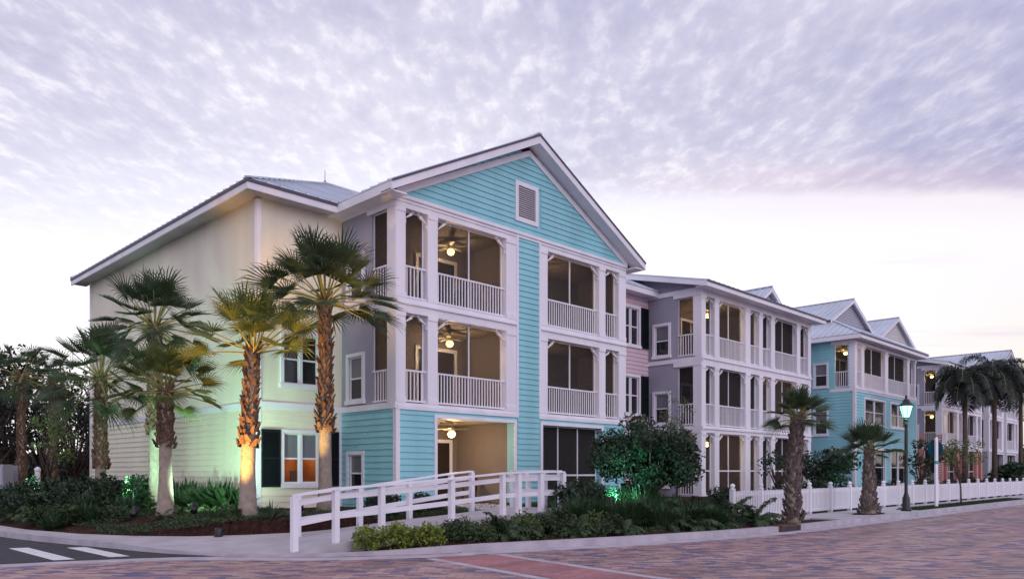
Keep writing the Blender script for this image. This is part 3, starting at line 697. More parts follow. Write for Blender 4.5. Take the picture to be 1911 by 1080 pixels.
def H(x, y, raw=False):
    if not inside(x, y): return -.05
    d, k = kdist(x, y)
    if d < .12: return -.05
    if x < 9: a, w = .7, 1.9
    elif x < 21: t = (x-9)/12; a, w = .7-.1*t, 1.9+2*t
    else: a, w = 2.5, 3
    g = smooth((d-a)/w)
    z = (k-.02)+(.5-k)*g
    if not (x > 20.5 and d < 2.45): z += lump(x, y)*smooth((d-.15)/.8)
    if not raw:
        p = path_z(x, y)
        if p is not None: z = min(z, p-.06)
    return z
def axis(*seg):
    r = []
    for a, b, s in seg:
        n = int(round((b-a)/s)); r += [a+(b-a)*i/n for i in range(n)]
    return r+[seg[-1][1]]
us = axis((3.9, 22, .16), (22, 34, .6), (34, 130, 4)); vs = axis((8.6, 18, .16), (18, 27, .3), (27, 70, 3))
verts = [(u, v, H(u, v)) for v in vs for u in us]; nu = len(us)
me = bpy.data.meshes.new('planting_bed'); me.from_pydata(verts, [], [(j*nu+i, j*nu+i+1, (j+1)*nu+i+1, (j+1)*nu+i) for j in range(len(vs)-1) for i in range(nu-1)])
me.materials.append(M['mulch']); me.polygons.foreach_set('use_smooth', [True]*len(me.polygons)); o = bpy.data.objects.new('planting_bed', me); col.objects.link(o); tag(o, kind='structure')
def sheet(name, pts, z, m):
    b = MB(); b.face([(x, y, z) for x, y in pts]); return tag(b.build(name, m), kind='structure')
sheet('ground', [(-700, -700), (900, -700), (900, 900), (-700, 900)], -.20, 'ground')
sheet('street', [(-60, -60), (180, -60), (180, 16), (-60, 24)], 0, 'brick')
sheet('driveway', [(-40, 26.6), (-8, 18.9), (3.1, 15.3), (4.24, 15.0), (6.2, 14.1), (6.3, 70), (-40, 70)], .006, 'asphalt')
for i, u in enumerate((3.95, 4.82)): sheet('crosswalk_stripe', [(u, 15.25-.3*i*.5), (u+.32, 15.15-.3*i*.5), (u+.30, 18.2-.7*i), (u-.02, 18.3-.7*i)], .011, 'road_paint')
def strip(name, pts, w0, w1, z, m, th=.05):
    """flat band along a polyline between two side offsets, positive to the left"""
    b = MB(); P = [Vector((p[0], p[1])) for p in pts]; L = []
    for i, p in enumerate(P):
        t = (P[min(i+1, len(P)-1)]-P[max(i-1, 0)]).normalized(); nn = Vector((-t.y, t.x)); zz = pts[i][2] if len(pts[i]) > 2 and z is None else z
        L.append((p+nn*w0, p+nn*w1, zz))
    for (a, c, z0), (d, e, z1) in zip(L, L[1:]):
        b.hexa([(a.x, a.y, z0-th), (d.x, d.y, z1-th), (e.x, e.y, z1-th), (c.x, c.y, z0-th), (a.x, a.y, z0), (d.x, d.y, z1), (e.x, e.y, z1), (c.x, c.y, z0)])
    return tag(b.build(name, m), kind='structure')
def dens(pts, n=6):
    r = []
    for p, q in zip(pts, pts[1:]):
        for i in range(n): r.append(tuple(a+(b-a)*i/n for a, b in zip(p, q)))
    return r+[pts[-1]]
KK = [(a, b, c+.012) for a, b, c in K]
def chaikin(p, n=2):
    for _ in range(n):
        q = [p[0]]
        for a, b in zip(p, p[1:]):
            q.append(tuple(x*.75+y*.25 for x, y in zip(a, b))); q.append(tuple(x*.25+y*.75 for x, y in zip(a, b)))
        p = q+[p[-1]]
    return p
strip('kerb', chaikin(KK), -.02, .20, None, 'kerb', .35)
strip('gutter', [(a, b) for a, b, c in chaikin(KK[9:])], -.42, -.015, .012, 'kerb')
rib = [(-60, 33), (-8, 18.75), (3.1, 15.15), (4.24, 14.85), (5.6, 14.25), (6.4, 13.45), (7.2, 12.45), (8.6, 11.5), (9.9, 10.98)]
strip('flush_kerb', chaikin([(a, b) for a, b in rib]), -.36, 0, .014, 'kerb')
# brick crosswalk band
sheet('brick_crosswalk', [(8.73, 10.98), (10.05, 10.55), (9.25, -6), (7.35, -6)], .005, 'red_brick')
strip('crosswalk_border', [(8.70, 10.75), (8.15, 7.3), (7.1, -6)], 0, .16, .013, 'kerb', .012)
strip('crosswalk_border', [(10.10, 10.35), (9.5, 6.5), (9.1, -6)], -.05, .11, .013, 'kerb', .012)
# path and ramp
b = MB()
for (a0, b0, za, zb), (a1, b1, zc, zd) in zip(PATH, PATH[1:]):
    b.hexa([(a0[0], a0[1], za-.5), (a1[0], a1[1], zc-.5), (b1[0], b1[1], zd-.5), (b0[0], b0[1], zb-.5), (a0[0], a0[1], za), (a1[0], a1[1], zc), (b1[0], b1[1], zd), (b0[0], b0[1], zb)])
tag(b.build('path', 'concrete'), kind='structure')
b = MB(); b.hexa([(13.5, 14.47, .1), (15.15, 14.47, .1), (17.3, 18.1, .1), (15.6, 18.1, .1), (13.5, 14.47, .6), (15.15, 14.47, .6), (17.3, 18.1, .55), (15.6, 18.1, .55)]); tag(b.build('path', 'concrete'), kind='structure')
b = MB()
for i in range(70):
    u = 21.7+i*1.5; b.box(u, u+1.485, 9.26 if u > 22.6 else 10.1, 11.12, -.1, .155+.002*(i % 2))
tag(b.build('sidewalk', 'concrete'), kind='structure')
# storm drain mouth and cutouts in the walk
d = empty('storm_drain', (19.55, 9.06, 0), R(-1), 'dark storm drain mouth cut in the kerb by the scaly palm', 'drain')
m = MB(); m.box(-.42, .42, -.035, -.022, .01, .125); m.build('opening', 'black', d)
m = MB(); m.box(-.52, -.42, -.05, .3, 0, .17); m.box(.42, .52, -.05, .3, 0, .17); m.box(-.42, .42, -.05, .3, .128, .17); m.build('frame', mat('brown_cast_iron', (.09, .05, .035), .7), d)
b = MB(); P = []
for i in range(18):
    a = 2*math.pi*i/18; P.append((27.0+.95*math.cos(a)*(1+.1*math.sin(3*a)), 9.75+.42*math.sin(a), .175))
b.face(P); tag(b.build('mulch_patch', 'mulch'), kind='structure')
random.seed(4)
b = MB(); b.box(30.8, 47.5, 9.33, 10.15, .1, .172); tag(b.build('lawn_soil', 'mulch'), kind='structure')
b = MB()
for i in range(9000):
    x = random.uniform(30.8, 47.5); y = random.uniform(9.33, 10.15); h = random.uniform(.03, .075); a = random.uniform(0, 6.28); w = .012
    b.face([(x-w*math.cos(a), y-w*math.sin(a), .17), (x+w*math.cos(a), y+w*math.sin(a), .17), (x+random.uniform(-.03, .03), y+random.uniform(-.03, .03), .17+h)])
tag(b.build('grass_strip', 'grass'), 'narrow strip of short grass between sidewalk and kerb', 'grass', kind='stuff')

# ------------------------------------------------------------------ white ramp railings
def ramp_rail(pts, label, extra=()):
    """pts: (u, v, base z, rail top z)"""
    r = empty('ramp_railing', (pts[0][0], pts[0][1], pts[0][2]), 0, label, 'railing')
    o0 = Vector(r.location)
    for p in pts:
        m = MB(); m.box(p[0]-.055, p[0]+.055, p[1]-.055, p[1]+.055, p[2]-.1, p[3]-.02)
        m.build('post', 'trim', r, off=-o0)
    for p, q in zip(pts, pts[1:]):
        for dz, w, h in ((0, .15, .04), (-.16, .045, .105), (-.54, .045, .105)):
            m = MB(); A = Vector((p[0], p[1], p[3]+dz)); B = Vector((q[0], q[1], q[3]+dz)); t = (B-A).normalized()
            off = Vector((0, 0, 0))
            if dz: s = Vector((-t.y, t.x, 0)).normalized()*.083; off = s
            m.bar(A+off+t*.001, B+off-t*.001, w, h); m.build('handrail' if not dz else 'rail', 'trim', r, off=-o0)
    return r
ramp_rail([(7.3, 12.9, .03, 1.12), (8.2, 12.92, .08, 1.24), (9.3, 12.95, .3, 1.29), (11.2, 12.97, .45, 1.41), (12.8, 12.98, .5, 1.53), (13.35, 12.99, .5, 1.55), (14.15, 13.0, .4, 1.56), (15.0, 13.0, .3, 1.56)], 'white three rail ramp railing nearest the camera, its first post standing in the path edge')
ramp_rail([(8.35, 14.62, .25, 1.08), (9.9, 14.62, .35, 1.22), (11.3, 14.62, .4, 1.38), (12.6, 14.62, .5, 1.52), (13.3, 14.62, .5, 1.58)], 'white ramp railing on the far side of the path, seen through the nearer one')
ramp_rail([(15.12, 13.2, .3, 1.585), (15.12, 13.75, .3, 1.59), (15.12, 14.35, .3, 1.60), (15.12, 14.95, .3, 1.60)], 'short white railing closing the top end of the ramp landing')

# ------------------------------------------------------------------ picket fence
fence = empty('picket_fence', (20.6, 11.3, .14), 0, 'long low white picket fence with ball topped posts along the sidewalk', 'fence')
step = 1.75; n = 34
for i in range(n):
    x = i*step
    if i < 34:
        m = MB(); m.box(x-.065, x+.065, -.065, .065, -.1, .90); m.lathe((x, 0, .90), [(.09, 0), (.09, .03), (.045, .05), (.075, .09), (.08, .125), (.055, .165), (.01, .185)], 10); m.build('post', 'trim', fence)
    m = MB(); m.box(x+.065, x+step-.065, -.02, .02, .10, .18); m.box(x+.065, x+step-.065, -.02, .02, .72, .80)
    k = 15
    for j in range(k):
        a = x+.065+(step-.13)*(j+.5)/k; m.box(a-.034, a+.034, -.034, -.0205, .07, .84)
        m.hexa([(a-.034, -.034, .84), (a+.034, -.034, .84), (a+.034, -.0205, .84), (a-.034, -.0205, .84), (a-.004, -.034, .87), (a+.004, -.034, .87), (a+.004, -.0205, .87), (a-.004, -.0205, .87)])
    m.build('panel', 'trim', fence)

# ------------------------------------------------------------------ street lamp, sign post, odds at the left
lx, ly = 29.9, 9.5
lamp = empty('street_lamp', (lx, ly, .15), .6, 'black street lamp with a glowing blue green lantern on the sidewalk', 'street lamp')
m = MB(); m.lathe((0, 0, 0), [(.17, 0), (.17, .08), (.13, .12), (.12, .45), (.09, .52), (.07, .60), (.055, .66), (.055, 2.75), (.045, 3.05), (.07, 3.08), (.07, 3.13), (.05, 3.16)], 14); m.build('pole', 'black', lamp, True)
m = MB(); m.lathe((0, 0, 3.14), [(.05, 0), (.10, .05), (.10, .09)], 8); m.build('lantern_base', 'black', lamp)
g = MB(); g.lathe((0, 0, 3.22), [(.095, 0), (.125, .1), (.205, .40)], 6); lt = g.build('lantern_glass', 'lantern', lamp)
m = MB()
for i in range(6):
    a = 2*math.pi*i/6; c, s = math.cos(a), math.sin(a); m.bar((.10*c, .10*s, 3.22), (.13*c, .13*s, 3.33), .016); m.bar((.13*c, .13*s, 3.33), (.215*c, .215*s, 3.63), .016)
m.build('lantern_frame', 'black', lamp)
m = MB(); m.lathe((0, 0, 3.62), [(.25, 0), (.25, .03), (.16, .10), (.12, .13), (.12, .17), (.07, .24), (.03, .27), (.045, .31), (.03, .36), (.005, .40)], 12); m.build('lantern_cap', 'black', lamp, True)
L = bpy.data.lights.new('lamp_light', 'POINT'); L.energy = 45; L.color = (.45, 1, .85); L.shadow_soft_size = .25
lo = bpy.data.objects.new('lamp_light', L); col.objects.link(lo); lo.parent = lamp; lo.location = (0, 0, 2.95)
lamp.scale = (1.05, 1.05, 1.05)
far = copy_tree(lamp, None, (61.5, 10.0, .15), .2, None, 'far street lamp at the right edge of the photo, only its pale lantern showing')
sx, sy = 33.75, 9.6
sg = empty('road_sign', (sx, sy, .17), R(-44), 'back of a dark blue octagonal road sign on a white post in the grass', 'road sign')
m = MB(); m.box(-.05, .05, -.05, .05, 0, 2.72); m.hexa([(-.05, -.05, 2.72), (.05, -.05, 2.72), (.05, .05, 2.72), (-.05, .05, 2.72), (-.02, -.02, 2.78), (.02, -.02, 2.78), (.02, .02, 2.78), (-.02, .02, 2.78)]); m.build('post', 'trim', sg)
m = MB(); m.box(-.055, .055, -.055, .055, 1.72, 1.84); m.build('band', 'teal', sg)
m = MB(); r8 = .39; a8 = [(r8*math.cos(math.pi/8+i*math.pi/4), 2.32+r8*math.sin(math.pi/8+i*math.pi/4)) for i in range(8)]
a8 = [(x*.85, z) for x, z in a8]; m.face([(x, .075, z) for x, z in a8]); m.face([(x, .085, z) for x, z in a8][::-1])
for i in range(8): p, q = a8[i], a8[(i+1) % 8]; m.face([(p[0], .075, p[1]), (p[0], .085, p[1]), (q[0], .085, q[1]), (q[0], .075, q[1])])
m.build('sign_plate', 'sign_back', sg)

x, y = at(22, 30); s = empty('notice_board', (x, y, .1), R(-45), 'small pale board on a post at the far left, behind the shrubs', 'sign')
m = MB(); m.box(-.05, .05, -.05, .05, 0, 1.1); m.build('post', 'trim', s); m = MB(); m.box(-.28, .28, -.09, -.055, 1.1, 1.72); m.build('board', 'sign_white', s)
m = MB(); m.box(-.10, .10, -.099, -.0905, 1.3, 1.55); m.build('marking', 'grey', s)
x, y = at(70, 31); s = empty('marker_post', (x, y, .1), 0, 'slim white post standing among the shrubs at the far left', 'post'); m = MB(); m.lathe((0, 0, 0), [(.10, 0), (.10, 1.5), (.12, 1.52), (.12, 1.6), (.03, 1.68)], 12); m.build('shaft', 'trim', s)
x, y = at(-2, 29); s = empty('utility_cabinet', (x, y, .1), R(-45), 'grey utility cabinet cut by the left edge of the photo', 'cabinet'); m = MB(); m.box(-.35, .35, -.3, .3, 0, 1.75); m.build('body', 'grey', s); m = MB(); m.box(-.31, .31, -.32, -.30, .1, 1.65); m.build('door', 'grey_lap', s)

# ------------------------------------------------------------------ plants
UP = Vector((0, 0, 1))
def fan_leaf(lf, st, base, az, el, pet, rad, rnd, n=27, spread=118):
    d = Vector((math.cos(az)*math.cos(el), math.sin(az)*math.cos(el), math.sin(el)))
    sd = Vector((-math.sin(az), math.cos(az), 0)); p = Vector(base); pts = [p]; dd = d.copy()
    for i in range(4):
        p = p+dd*pet/4; dd = (dd-UP*.055*(1.3-el)).normalized(); pts.append(p)
    st.tube(pts, [.026, .02, .017, .014, .011], 4, False)
    nn = sd.cross(dd).normalized()
    if nn.z < 0: nn = -nn
    tw = rnd.uniform(-.5, .5); sd = (sd*math.cos(tw)+nn*math.sin(tw)).normalized(); nn = dd.cross(sd).normalized()
    if nn.z < 0: nn = -nn
    dth = R(spread)*2/n
    for i in range(n):
        th = -R(spread)+dth*(i+.5)
        L = rad*(1-.32*(abs(th)/R(spread))**1.5)*rnd.uniform(.85, 1.08); m1 = L*.30
        def pt(a, r, lift=0, droop=0): return p+(dd*math.cos(a)+sd*math.sin(a))*r+nn*(lift+abs(math.sin(a))*r*.28)-UP*droop
        c = p; w = dth*.5
        a = pt(th-w, m1, .0); b = pt(th+w, m1, 0); mid = pt(th, m1*1.02, .022)
        q = pt(th, L*.72, .01, L*.05); qa = pt(th-w*.30, L*.72, 0, L*.05); qb = pt(th+w*.30, L*.72, 0, L*.05)
        tp = pt(th+rnd.uniform(-.04, .04), L, 0, L*rnd.uniform(.10, .26))
        lf.face([c, a, mid]); lf.face([c, mid, b]); lf.face([a, qa, q, mid]); lf.face([mid, q, qb, b]); lf.face([qa, tp, qb])
def fan_palm(name, px, d, label, base_r, top_r, smooth_h, boots_h, crown_r, n, seed, pale=False, group=None, leafm='palm_leaf', lean=(0, 0), els=(-38, 80), pet=.61, spiky=1.0, group_cat='palm tree', loc=None):
    rnd = random.Random(seed); x, y = loc or at(px, d); z = H(x, y)
    p = empty(name, (x, y, z), 0, label, 'palm tree', group)
    hh = smooth_h+boots_h
    def ax(h): t = h/hh; return Vector((lean[0]*t*t, lean[1]*t*t, h))
    def rad(h):
        t = h/hh; return (base_r+(top_r-base_r)*min(1, t*1.15))+.35*base_r*math.exp(-h/.28)
    m = MB(); hs = [hh*i/16-.15*(i == 0) for i in range(17)]
    m.tube([ax(h) for h in hs], [rad(h)*(1+.03*rnd.uniform(-1, 1)) for h in hs], 14); m.build('trunk', 'palm_trunk', p, True)
    if boots_h > .05:
        b = MB(); h = smooth_h; k = 0
        while h < hh-.02:
            t = (h-smooth_h)/max(.01, boots_h); a = k*2.39996+rnd.uniform(-.15, .15); k += 1
            rr = rad(h)*(1.04+.42*math.exp(-t*7)); c = ax(h); o = Vector((math.cos(a), math.sin(a), 0)); s = Vector((-o.y, o.x, 0))
            hb = rnd.uniform(.15, .24); w = rr*.85; tilt = rnd.uniform(.03, .09)*spiky; sk = rnd.choice((-1, 1))*.06
            q0 = c+o*(rr*.80); q1 = c+o*(rr+tilt)+UP*hb+s*sk
            b.hexa([q0-s*w*.5, q0+s*w*.5, q0+s*w*.4+o*.05, q0-s*w*.4+o*.05, q1-s*w*.20-o*.025, q1+s*w*.2-o*.025, q1+s*w*.15+o*.012, q1-s*w*.15+o*.012])
            h += .021
        b.build('leaf_base', 'boots_pale' if pale else 'boots', p)
    lf, st = MB(), MB(); top = ax(hh)
    for i in range(n):
        f = (i+.5)/n; el = R(els[1]+(els[0]-els[1])*f+rnd.uniform(-9, 9)); az = i*2.39996+rnd.uniform(-.3, .3)
        s = rnd.uniform(.88, 1.08); c = top+Vector((math.cos(az)*top_r*.5, math.sin(az)*top_r*.5, -.15*f))
        fan_leaf(lf, st, c, az, el, crown_r*pet*s*(1.0-.18*(1-f)), crown_r*(1-pet)*1.12*s, rnd)
    cr = lf.build('crown', leafm, p); st.build('frond_stalk', 'stalk', cr)
    return p
g5 = 'fan palms in the bed at the left'
fan_palm('palm_tree', 188, 24, 'leftmost of the five big fan palms, its dark crown in front of the roof corner', .17, .12, 1.15, 2.9, 2.1, 38, 11, group=g5)
fan_palm('palm_tree', 289, 21.5, 'fan palm just behind the green lit trunk, its crown the higher of that pair', .17, .13, 2.1, 3.1, 1.85, 40, 12, group=g5)
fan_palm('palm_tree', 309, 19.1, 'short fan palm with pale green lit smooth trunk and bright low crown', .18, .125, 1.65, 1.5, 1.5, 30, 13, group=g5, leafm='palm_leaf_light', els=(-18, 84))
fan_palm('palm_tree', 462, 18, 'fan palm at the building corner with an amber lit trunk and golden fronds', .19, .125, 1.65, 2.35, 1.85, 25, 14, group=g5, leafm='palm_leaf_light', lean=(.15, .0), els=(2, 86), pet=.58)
fan_palm('palm_tree', 607, 20.5, 'tallest fan palm, wide dark crown and scaly trunk before the cream window wall', .18, .12, 2.1, 3.6, 2.15, 48, 17, group=g5, els=(-14, 78), spiky=1.3, pet=.60)
g6 = 'small sabal palms along the kerb'
fan_palm('palm_tree', 1486, 21.9, 'nearer sabal palm by the kerb, its whole trunk criss crossed with pale leaf bases', .16, .14, .05, 3.0, 1.05, 24, 21, True, g6, loc=(21.2, 9.75), els=(-12, 84), pet=.5, lean=(.15, -.1), spiky=1.1)
fan_palm('palm_tree', 1625, 25.4, 'shorter sabal palm in a mulch patch cut in the sidewalk, left of the street lamp', .21, .13, .05, 2.15, 1.25, 22, 22, True, g6, loc=(27.0, 9.75), els=(5, 88), pet=.5, spiky=.5)

def feather(lf, st, base, az, el, L, rnd, droop=.9, ll=.55, n=34, w=.028):
    d = Vector((math.cos(az)*math.cos(el), math.sin(az)*math.cos(el), math.sin(el))); p = Vector(base); pts = [p]; N = 12; sd = Vector((-math.sin(az), math.cos(az), 0))
    for i in range(N):
        p = p+d*L/N; d = (d-UP*droop/N*(1+i*.12)).normalized(); pts.append(p)
    st.tube(pts, [.03*(1-i/(N+2)) for i in range(N+1)], 4, False)
    for k in range(n):
        t = .15+.85*k/n; f = t*N; i = min(N-1, int(f)); q = pts[i].lerp(pts[i+1], f-i); tt = (pts[i+1]-pts[i]).normalized()
        l = ll*(math.sin(math.pi*min(1, t*.9+.08))**.6)*rnd.uniform(.85, 1.1)
        for s in (-1, 1):
            o = (sd*s*rnd.uniform(.6, 1)+tt*.5+UP*rnd.uniform(-.2, .4)).normalized()
            m1 = q+o*l*.5-UP*l*.06; e = q+o*l*.85-UP*l*rnd.uniform(.35, .62); ww = tt*w
            lf.face([q-ww*.4, m1-ww, m1+ww, q+ww*.4]); lf.face([m1-ww, e, m1+ww])
def queen_palm(u, v, h, R_, label, seed):
    rnd = random.Random(seed); z = H(u, v); p = empty('palm_tree', (u, v, z), 0, label, 'palm tree', 'drooping feather palms at the right')
    m = MB(); m.tube([(0, 0, -.1), (.02, 0, h*.5), (.05, .03, h)], [.17, .14, .12], 12); m.build('trunk', 'bark', p, True)
    lf, st = MB(), MB()
    for i in range(22):
        f = (i+.5)/22; feather(lf, st, (.05, .03, h), i*2.39996, R(75-70*f), R_*rnd.uniform(.85, 1.1), rnd, droop=2.2, ll=.85, n=60, w=.03)
    c = lf.build('crown', 'queen_leaf', p); st.build('frond_stalk', 'stalk', c)
q1 = at(1801, 45); q2 = at(1856, 48.5); q3 = at(1905, 55)
queen_palm(*q1, 6.5, 2.4, 'left one of the drooping feather palms in front of the salmon building', 31)
queen_palm(*q2, 7.3, 3.2, 'dark drooping feather palm whose trunk rises behind the thin street tree', 32)
queen_palm(*q3, 7.4, 3.4, 'drooping feather palm cut by the right edge of the photo', 33)

def leaf_quad(b, p, s, rnd, up=.3, asp=.5):
    n = Vector((rnd.gauss(0, 1), rnd.gauss(0, 1), rnd.gauss(up, 1))).normalized(); t = n.orthogonal().normalized(); a = rnd.uniform(0, 6.28); o = n.cross(t); t = t*math.cos(a)+o*math.sin(a); o = n.cross(t)
    b.face([p-t*s, p-t*s*.1+o*s*asp, p+t*s, p-t*s*.1-o*s*asp])
def clumps(b, blobs, per, size, rnd, asp=.5):
    for (c, r, sq) in blobs:
        for i in range(int(per*r*r)):
            v = Vector((rnd.gauss(0, 1), rnd.gauss(0, 1), rnd.gauss(0, 1))).normalized()*r*(rnd.random()**.45); v.z *= sq
            leaf_quad(b, Vector(c)+v, size*rnd.uniform(.6, 1.3), rnd, asp=asp)
def tree(name, loc, h, cr, label, m, seed, trunk_h=.45, per=260, size=.08, nb=26, group=None, sq=.8, flat=1.0, tr=.09, cat='tree'):
    rnd = random.Random(seed); x, y = loc; z = max(H(x, y), -.0) if x < 129 and y < 69 else 0; p = empty(name, (x, y, z), 0, label, cat, group)
    t = MB(); cc = Vector((0, 0, h*trunk_h+(h*(1-trunk_h))*.5)); ch = h*(1-trunk_h)*.5
    fork = Vector((rnd.uniform(-.1, .1), rnd.uniform(-.1, .1), h*trunk_h)); t.tube([(0, 0, -.1), fork*.5+Vector((.05, 0, 0)), fork], [tr, tr*.8, tr*.7], 8)
    bl = []
    for i in range(nb):
        v = Vector((rnd.gauss(0, 1), rnd.gauss(0, 1), rnd.gauss(0, .9))).normalized()*(rnd.random()**.4)
        c = cc+Vector((v.x*cr*.82, v.y*cr*.82, v.z*ch*.85)); r = cr*rnd.choice((.12, .16, .2, .26, .36)); bl.append((c, r, sq))
        if i % 2 == 0:
            mid = fork.lerp(c, .5)+Vector((rnd.uniform(-.1, .1), rnd.uniform(-.1, .1), -.05*h)); t.tube([fork+(Vector((0, 0, -rnd.uniform(0, .15)*h))), mid, c], [tr*.45, tr*.28, tr*.1], 5)
    t.build('trunk', 'bark', p, True)
    b = MB(); clumps(b, bl, per/(cr*cr)*4 if False else per, size, rnd); b.build('crown', m, p)
    return p
# broad dark tree beside the ramp landing, thin one behind
tree('tree', at(1203, 22.6), 2.8, 1.75, 'broad dark evergreen with a green uplight at its foot, right of the ramp', 'leaf_dark', 41, .16, 1150, .065, 84, tr=.07)
tree('tree', at(1262, 27.5), 4.3, .75, 'slender open tree behind the broad evergreen, in front of the grey side wall', 'leaf_olive', 42, .5, 500, .045, 22, tr=.05, sq=1.1)
tree('tree', at(1812, 31.5), 3.2, 1.35, 'thin young street tree with olive leaves and a dark slim trunk in the grass strip', 'leaf_olive', 43, .42, 420, .06, 26, tr=.045) if False else None
tp = at(1819, 33.5)
tree('tree', (tp[0], 9.8), 3.3, 1.25, 'thin young street tree with olive leaves and a dark slim trunk in the grass strip', 'leaf_olive', 43, .42, 520, .06, 26, tr=.045)
tree('tree', at(1720, 36), 3.1, 1.05, 'dark tree behind the picket fence, just right of the lamp pole', 'leaf_dark', 44, .35, 600, .08, 24)
tree('tree', at(1552, 33), 2.3, 1.6, 'dark bushy tree behind the fence, in front of the blue building side wall', 'leaf_dark', 45, .1, 900, .08, 30)
tree('tree', at(1450, 29.5), 2.3, 1.0, 'small dark tree between the grey building porch and the sabal palm', 'leaf_dark', 46, .3, 520, .07, 18)
# left background
gl = 'dark trees beyond the bed at the far left'
tree('tree', at(95, 27), 3.6, 1.15, 'small tree with sparse greenish lit leaves and a thin pale trunk at the left', 'leaf_olive', 51, .35, 420, .06, 26, tr=.05)
for i, (px, d, h, cr, tr, s) in enumerate([(20, 40, 8.0, 3.0, .16, 52), (75, 44, 8.2, 3.0, .15, 53), (135, 42, 7.0, 2.6, .13, 54), (-30, 37, 7.2, 2.8, .14, 55), (165, 50, 7.4, 2.6, .14, 56)]):
    tree('tree', at(px, d), h, cr, ['tall dark tree at the far left, second from the photo edge', 'tall loose leaved dark tree between the edge trees and the leftmost palm', 'dark lacy tree whose leaves show the sky just left of the leftmost palm', 'tall dark tree cut by the left edge of the photo', 'dark tree half hidden behind the leftmost fan palm'][i], 'far_leaf', s, .18, 105, .12, 52, group=gl, tr=tr)
fan_palm('palm_tree', 40, 31, 'dark fan palm at the far left edge, before the lacy trees', .13, .10, .5, 4.5, 1.7, 22, 61, els=(-45, 70))
fan_palm('palm_tree', 98, 33, 'dark fan palm just left of the leftmost big palm, standing farther back', .13, .10, .5, 4.6, 1.5, 20, 62, els=(-45, 70))
rnd = random.Random(70); b = MB()
for i in range(150):
    px = rnd.uniform(-250, 230); d = rnd.uniform(58, 75); x, y = at(px, d); clumps(b, [(Vector((x, y, rnd.uniform(.4, 2.6))), rnd.uniform(1.0, 1.8), .9)], 70, .2, rnd)
tag(b.build('distant_woods', 'far_leaf'), 'dark mass of distant woods low behind the left trees', 'woods', kind='stuff')
b = MB()
for i in range(40):
    px = rnd.uniform(1840, 2100); d = rnd.uniform(95, 110); x, y = at(px, d); clumps(b, [(Vector((x, y, rnd.uniform(.8, 4))), rnd.uniform(1.6, 2.6), .9)], 60, .3, rnd)
tag(b.build('distant_woods', 'far_leaf'), 'dark mass of distant woods at the end of the street', 'woods', kind='stuff')

# shrub prototypes ---------------------------------------------------------
def bush_mesh(seed, r, h, per, size, asp=.5):
    rnd = random.Random(seed); b = MB(); bl = []
    for i in range(11):
        a = rnd.uniform(0, 6.28); q = r*.6*rnd.random()**.5; bl.append(((q*math.cos(a), q*math.sin(a), h*rnd.uniform(.25, .8)), r*rnd.uniform(.32, .5), .8*h/r if h < r else 1))
    clumps(b, bl, per, size, rnd, asp); return b
def strap_mesh(seed, n, h, w, spread=.5, segs=3, r0=.08, droop=.3):
    rnd = random.Random(seed); b = MB()
    for i in range(n):
        a = rnd.uniform(0, 6.28); el = R(rnd.uniform(90-spread*90, 88)); L = h*rnd.uniform(.7, 1.1); d = Vector((math.cos(a)*math.cos(el), math.sin(a)*math.cos(el), math.sin(el))); s = Vector((-math.sin(a), math.cos(a), 0))
        q = rnd.random()**.5*r0; p = Vector((q*math.cos(a+1), q*math.sin(a+1), 0)); pts = [p]
        for k in range(segs): p = p+d*L/segs; d = (d-UP*droop*rnd.uniform(.6, 1.3)).normalized(); pts.append(p)
        for k in range(segs):
            w0 = w*math.sin(math.pi*(.12+.88*k/segs)); w1 = w*math.sin(math.pi*(.12+.88*(k+1)/segs)) if k < segs-1 else 0
            if w1 == 0: b.face([pts[k]-s*w0, pts[k]+s*w0, pts[k+1]])
            else: b.face([pts[k]-s*w0, pts[k]+s*w0, pts[k+1]+s*w1, pts[k+1]-s*w1])
    return b
def coontie_mesh(seed, n=14, L=.75):
    rnd = random.Random(seed); lf, st = MB(), MB()
    for i in range(n): feather(lf, st, (0, 0, .05), i*2.4, R(rnd.uniform(25, 75)), L*rnd.uniform(.8, 1.1), rnd, droop=1.1, ll=.20, n=22, w=.02)
    return lf
def proto(name, mb, m, stem=True):
    e = empty(name, (0, 0, 0)); o = mb.build('foliage', m, e)
    return e
P_ = {
 'bright': [proto('shrub', bush_mesh(i, .42, .5, 2600, .040, .5), 'leaf_bright') for i in (1, 2)],
 'mid': [proto('shrub', bush_mesh(i+5, .48, .45, 2200, .042, .45), 'leaf_mid') for i in (1, 2)],
 'olive': [proto('shrub', bush_mesh(i+30, .5, .5, 1900, .045, .45), 'leaf_olive') for i in (1, 2)],
 'dark': [proto('shrub', bush_mesh(i+9, .65, .8, 1500, .062, .45), 'leaf_dark') for i in (1, 2)],
 'broad': [proto('plant', strap_mesh(i+13, 80, .62, .045, .65, 3, .22, .22), 'blade') for i in (1, 2, 3)],
 'grass': [proto('grass_clump', strap_mesh(i+17, 240, .62, .010, .55, 4, .26, .28), 'blade') for i in (1, 2)],
 'fern': [proto('plant', coontie_mesh(i+21), 'leaf_mid') for i in (1, 2)],
 'agave': [proto('plant', strap_mesh(25, 34, .62, .022, .75, 3, .04, .05), 'blade')],
}
used = set()
rs = random.Random(99)
CAT = {'olive': 'shrub', 'bright': 'shrub', 'mid': 'shrub', 'dark': 'shrub', 'broad': 'plant', 'grass': 'grass clump', 'fern': 'plant', 'agave': 'plant'}
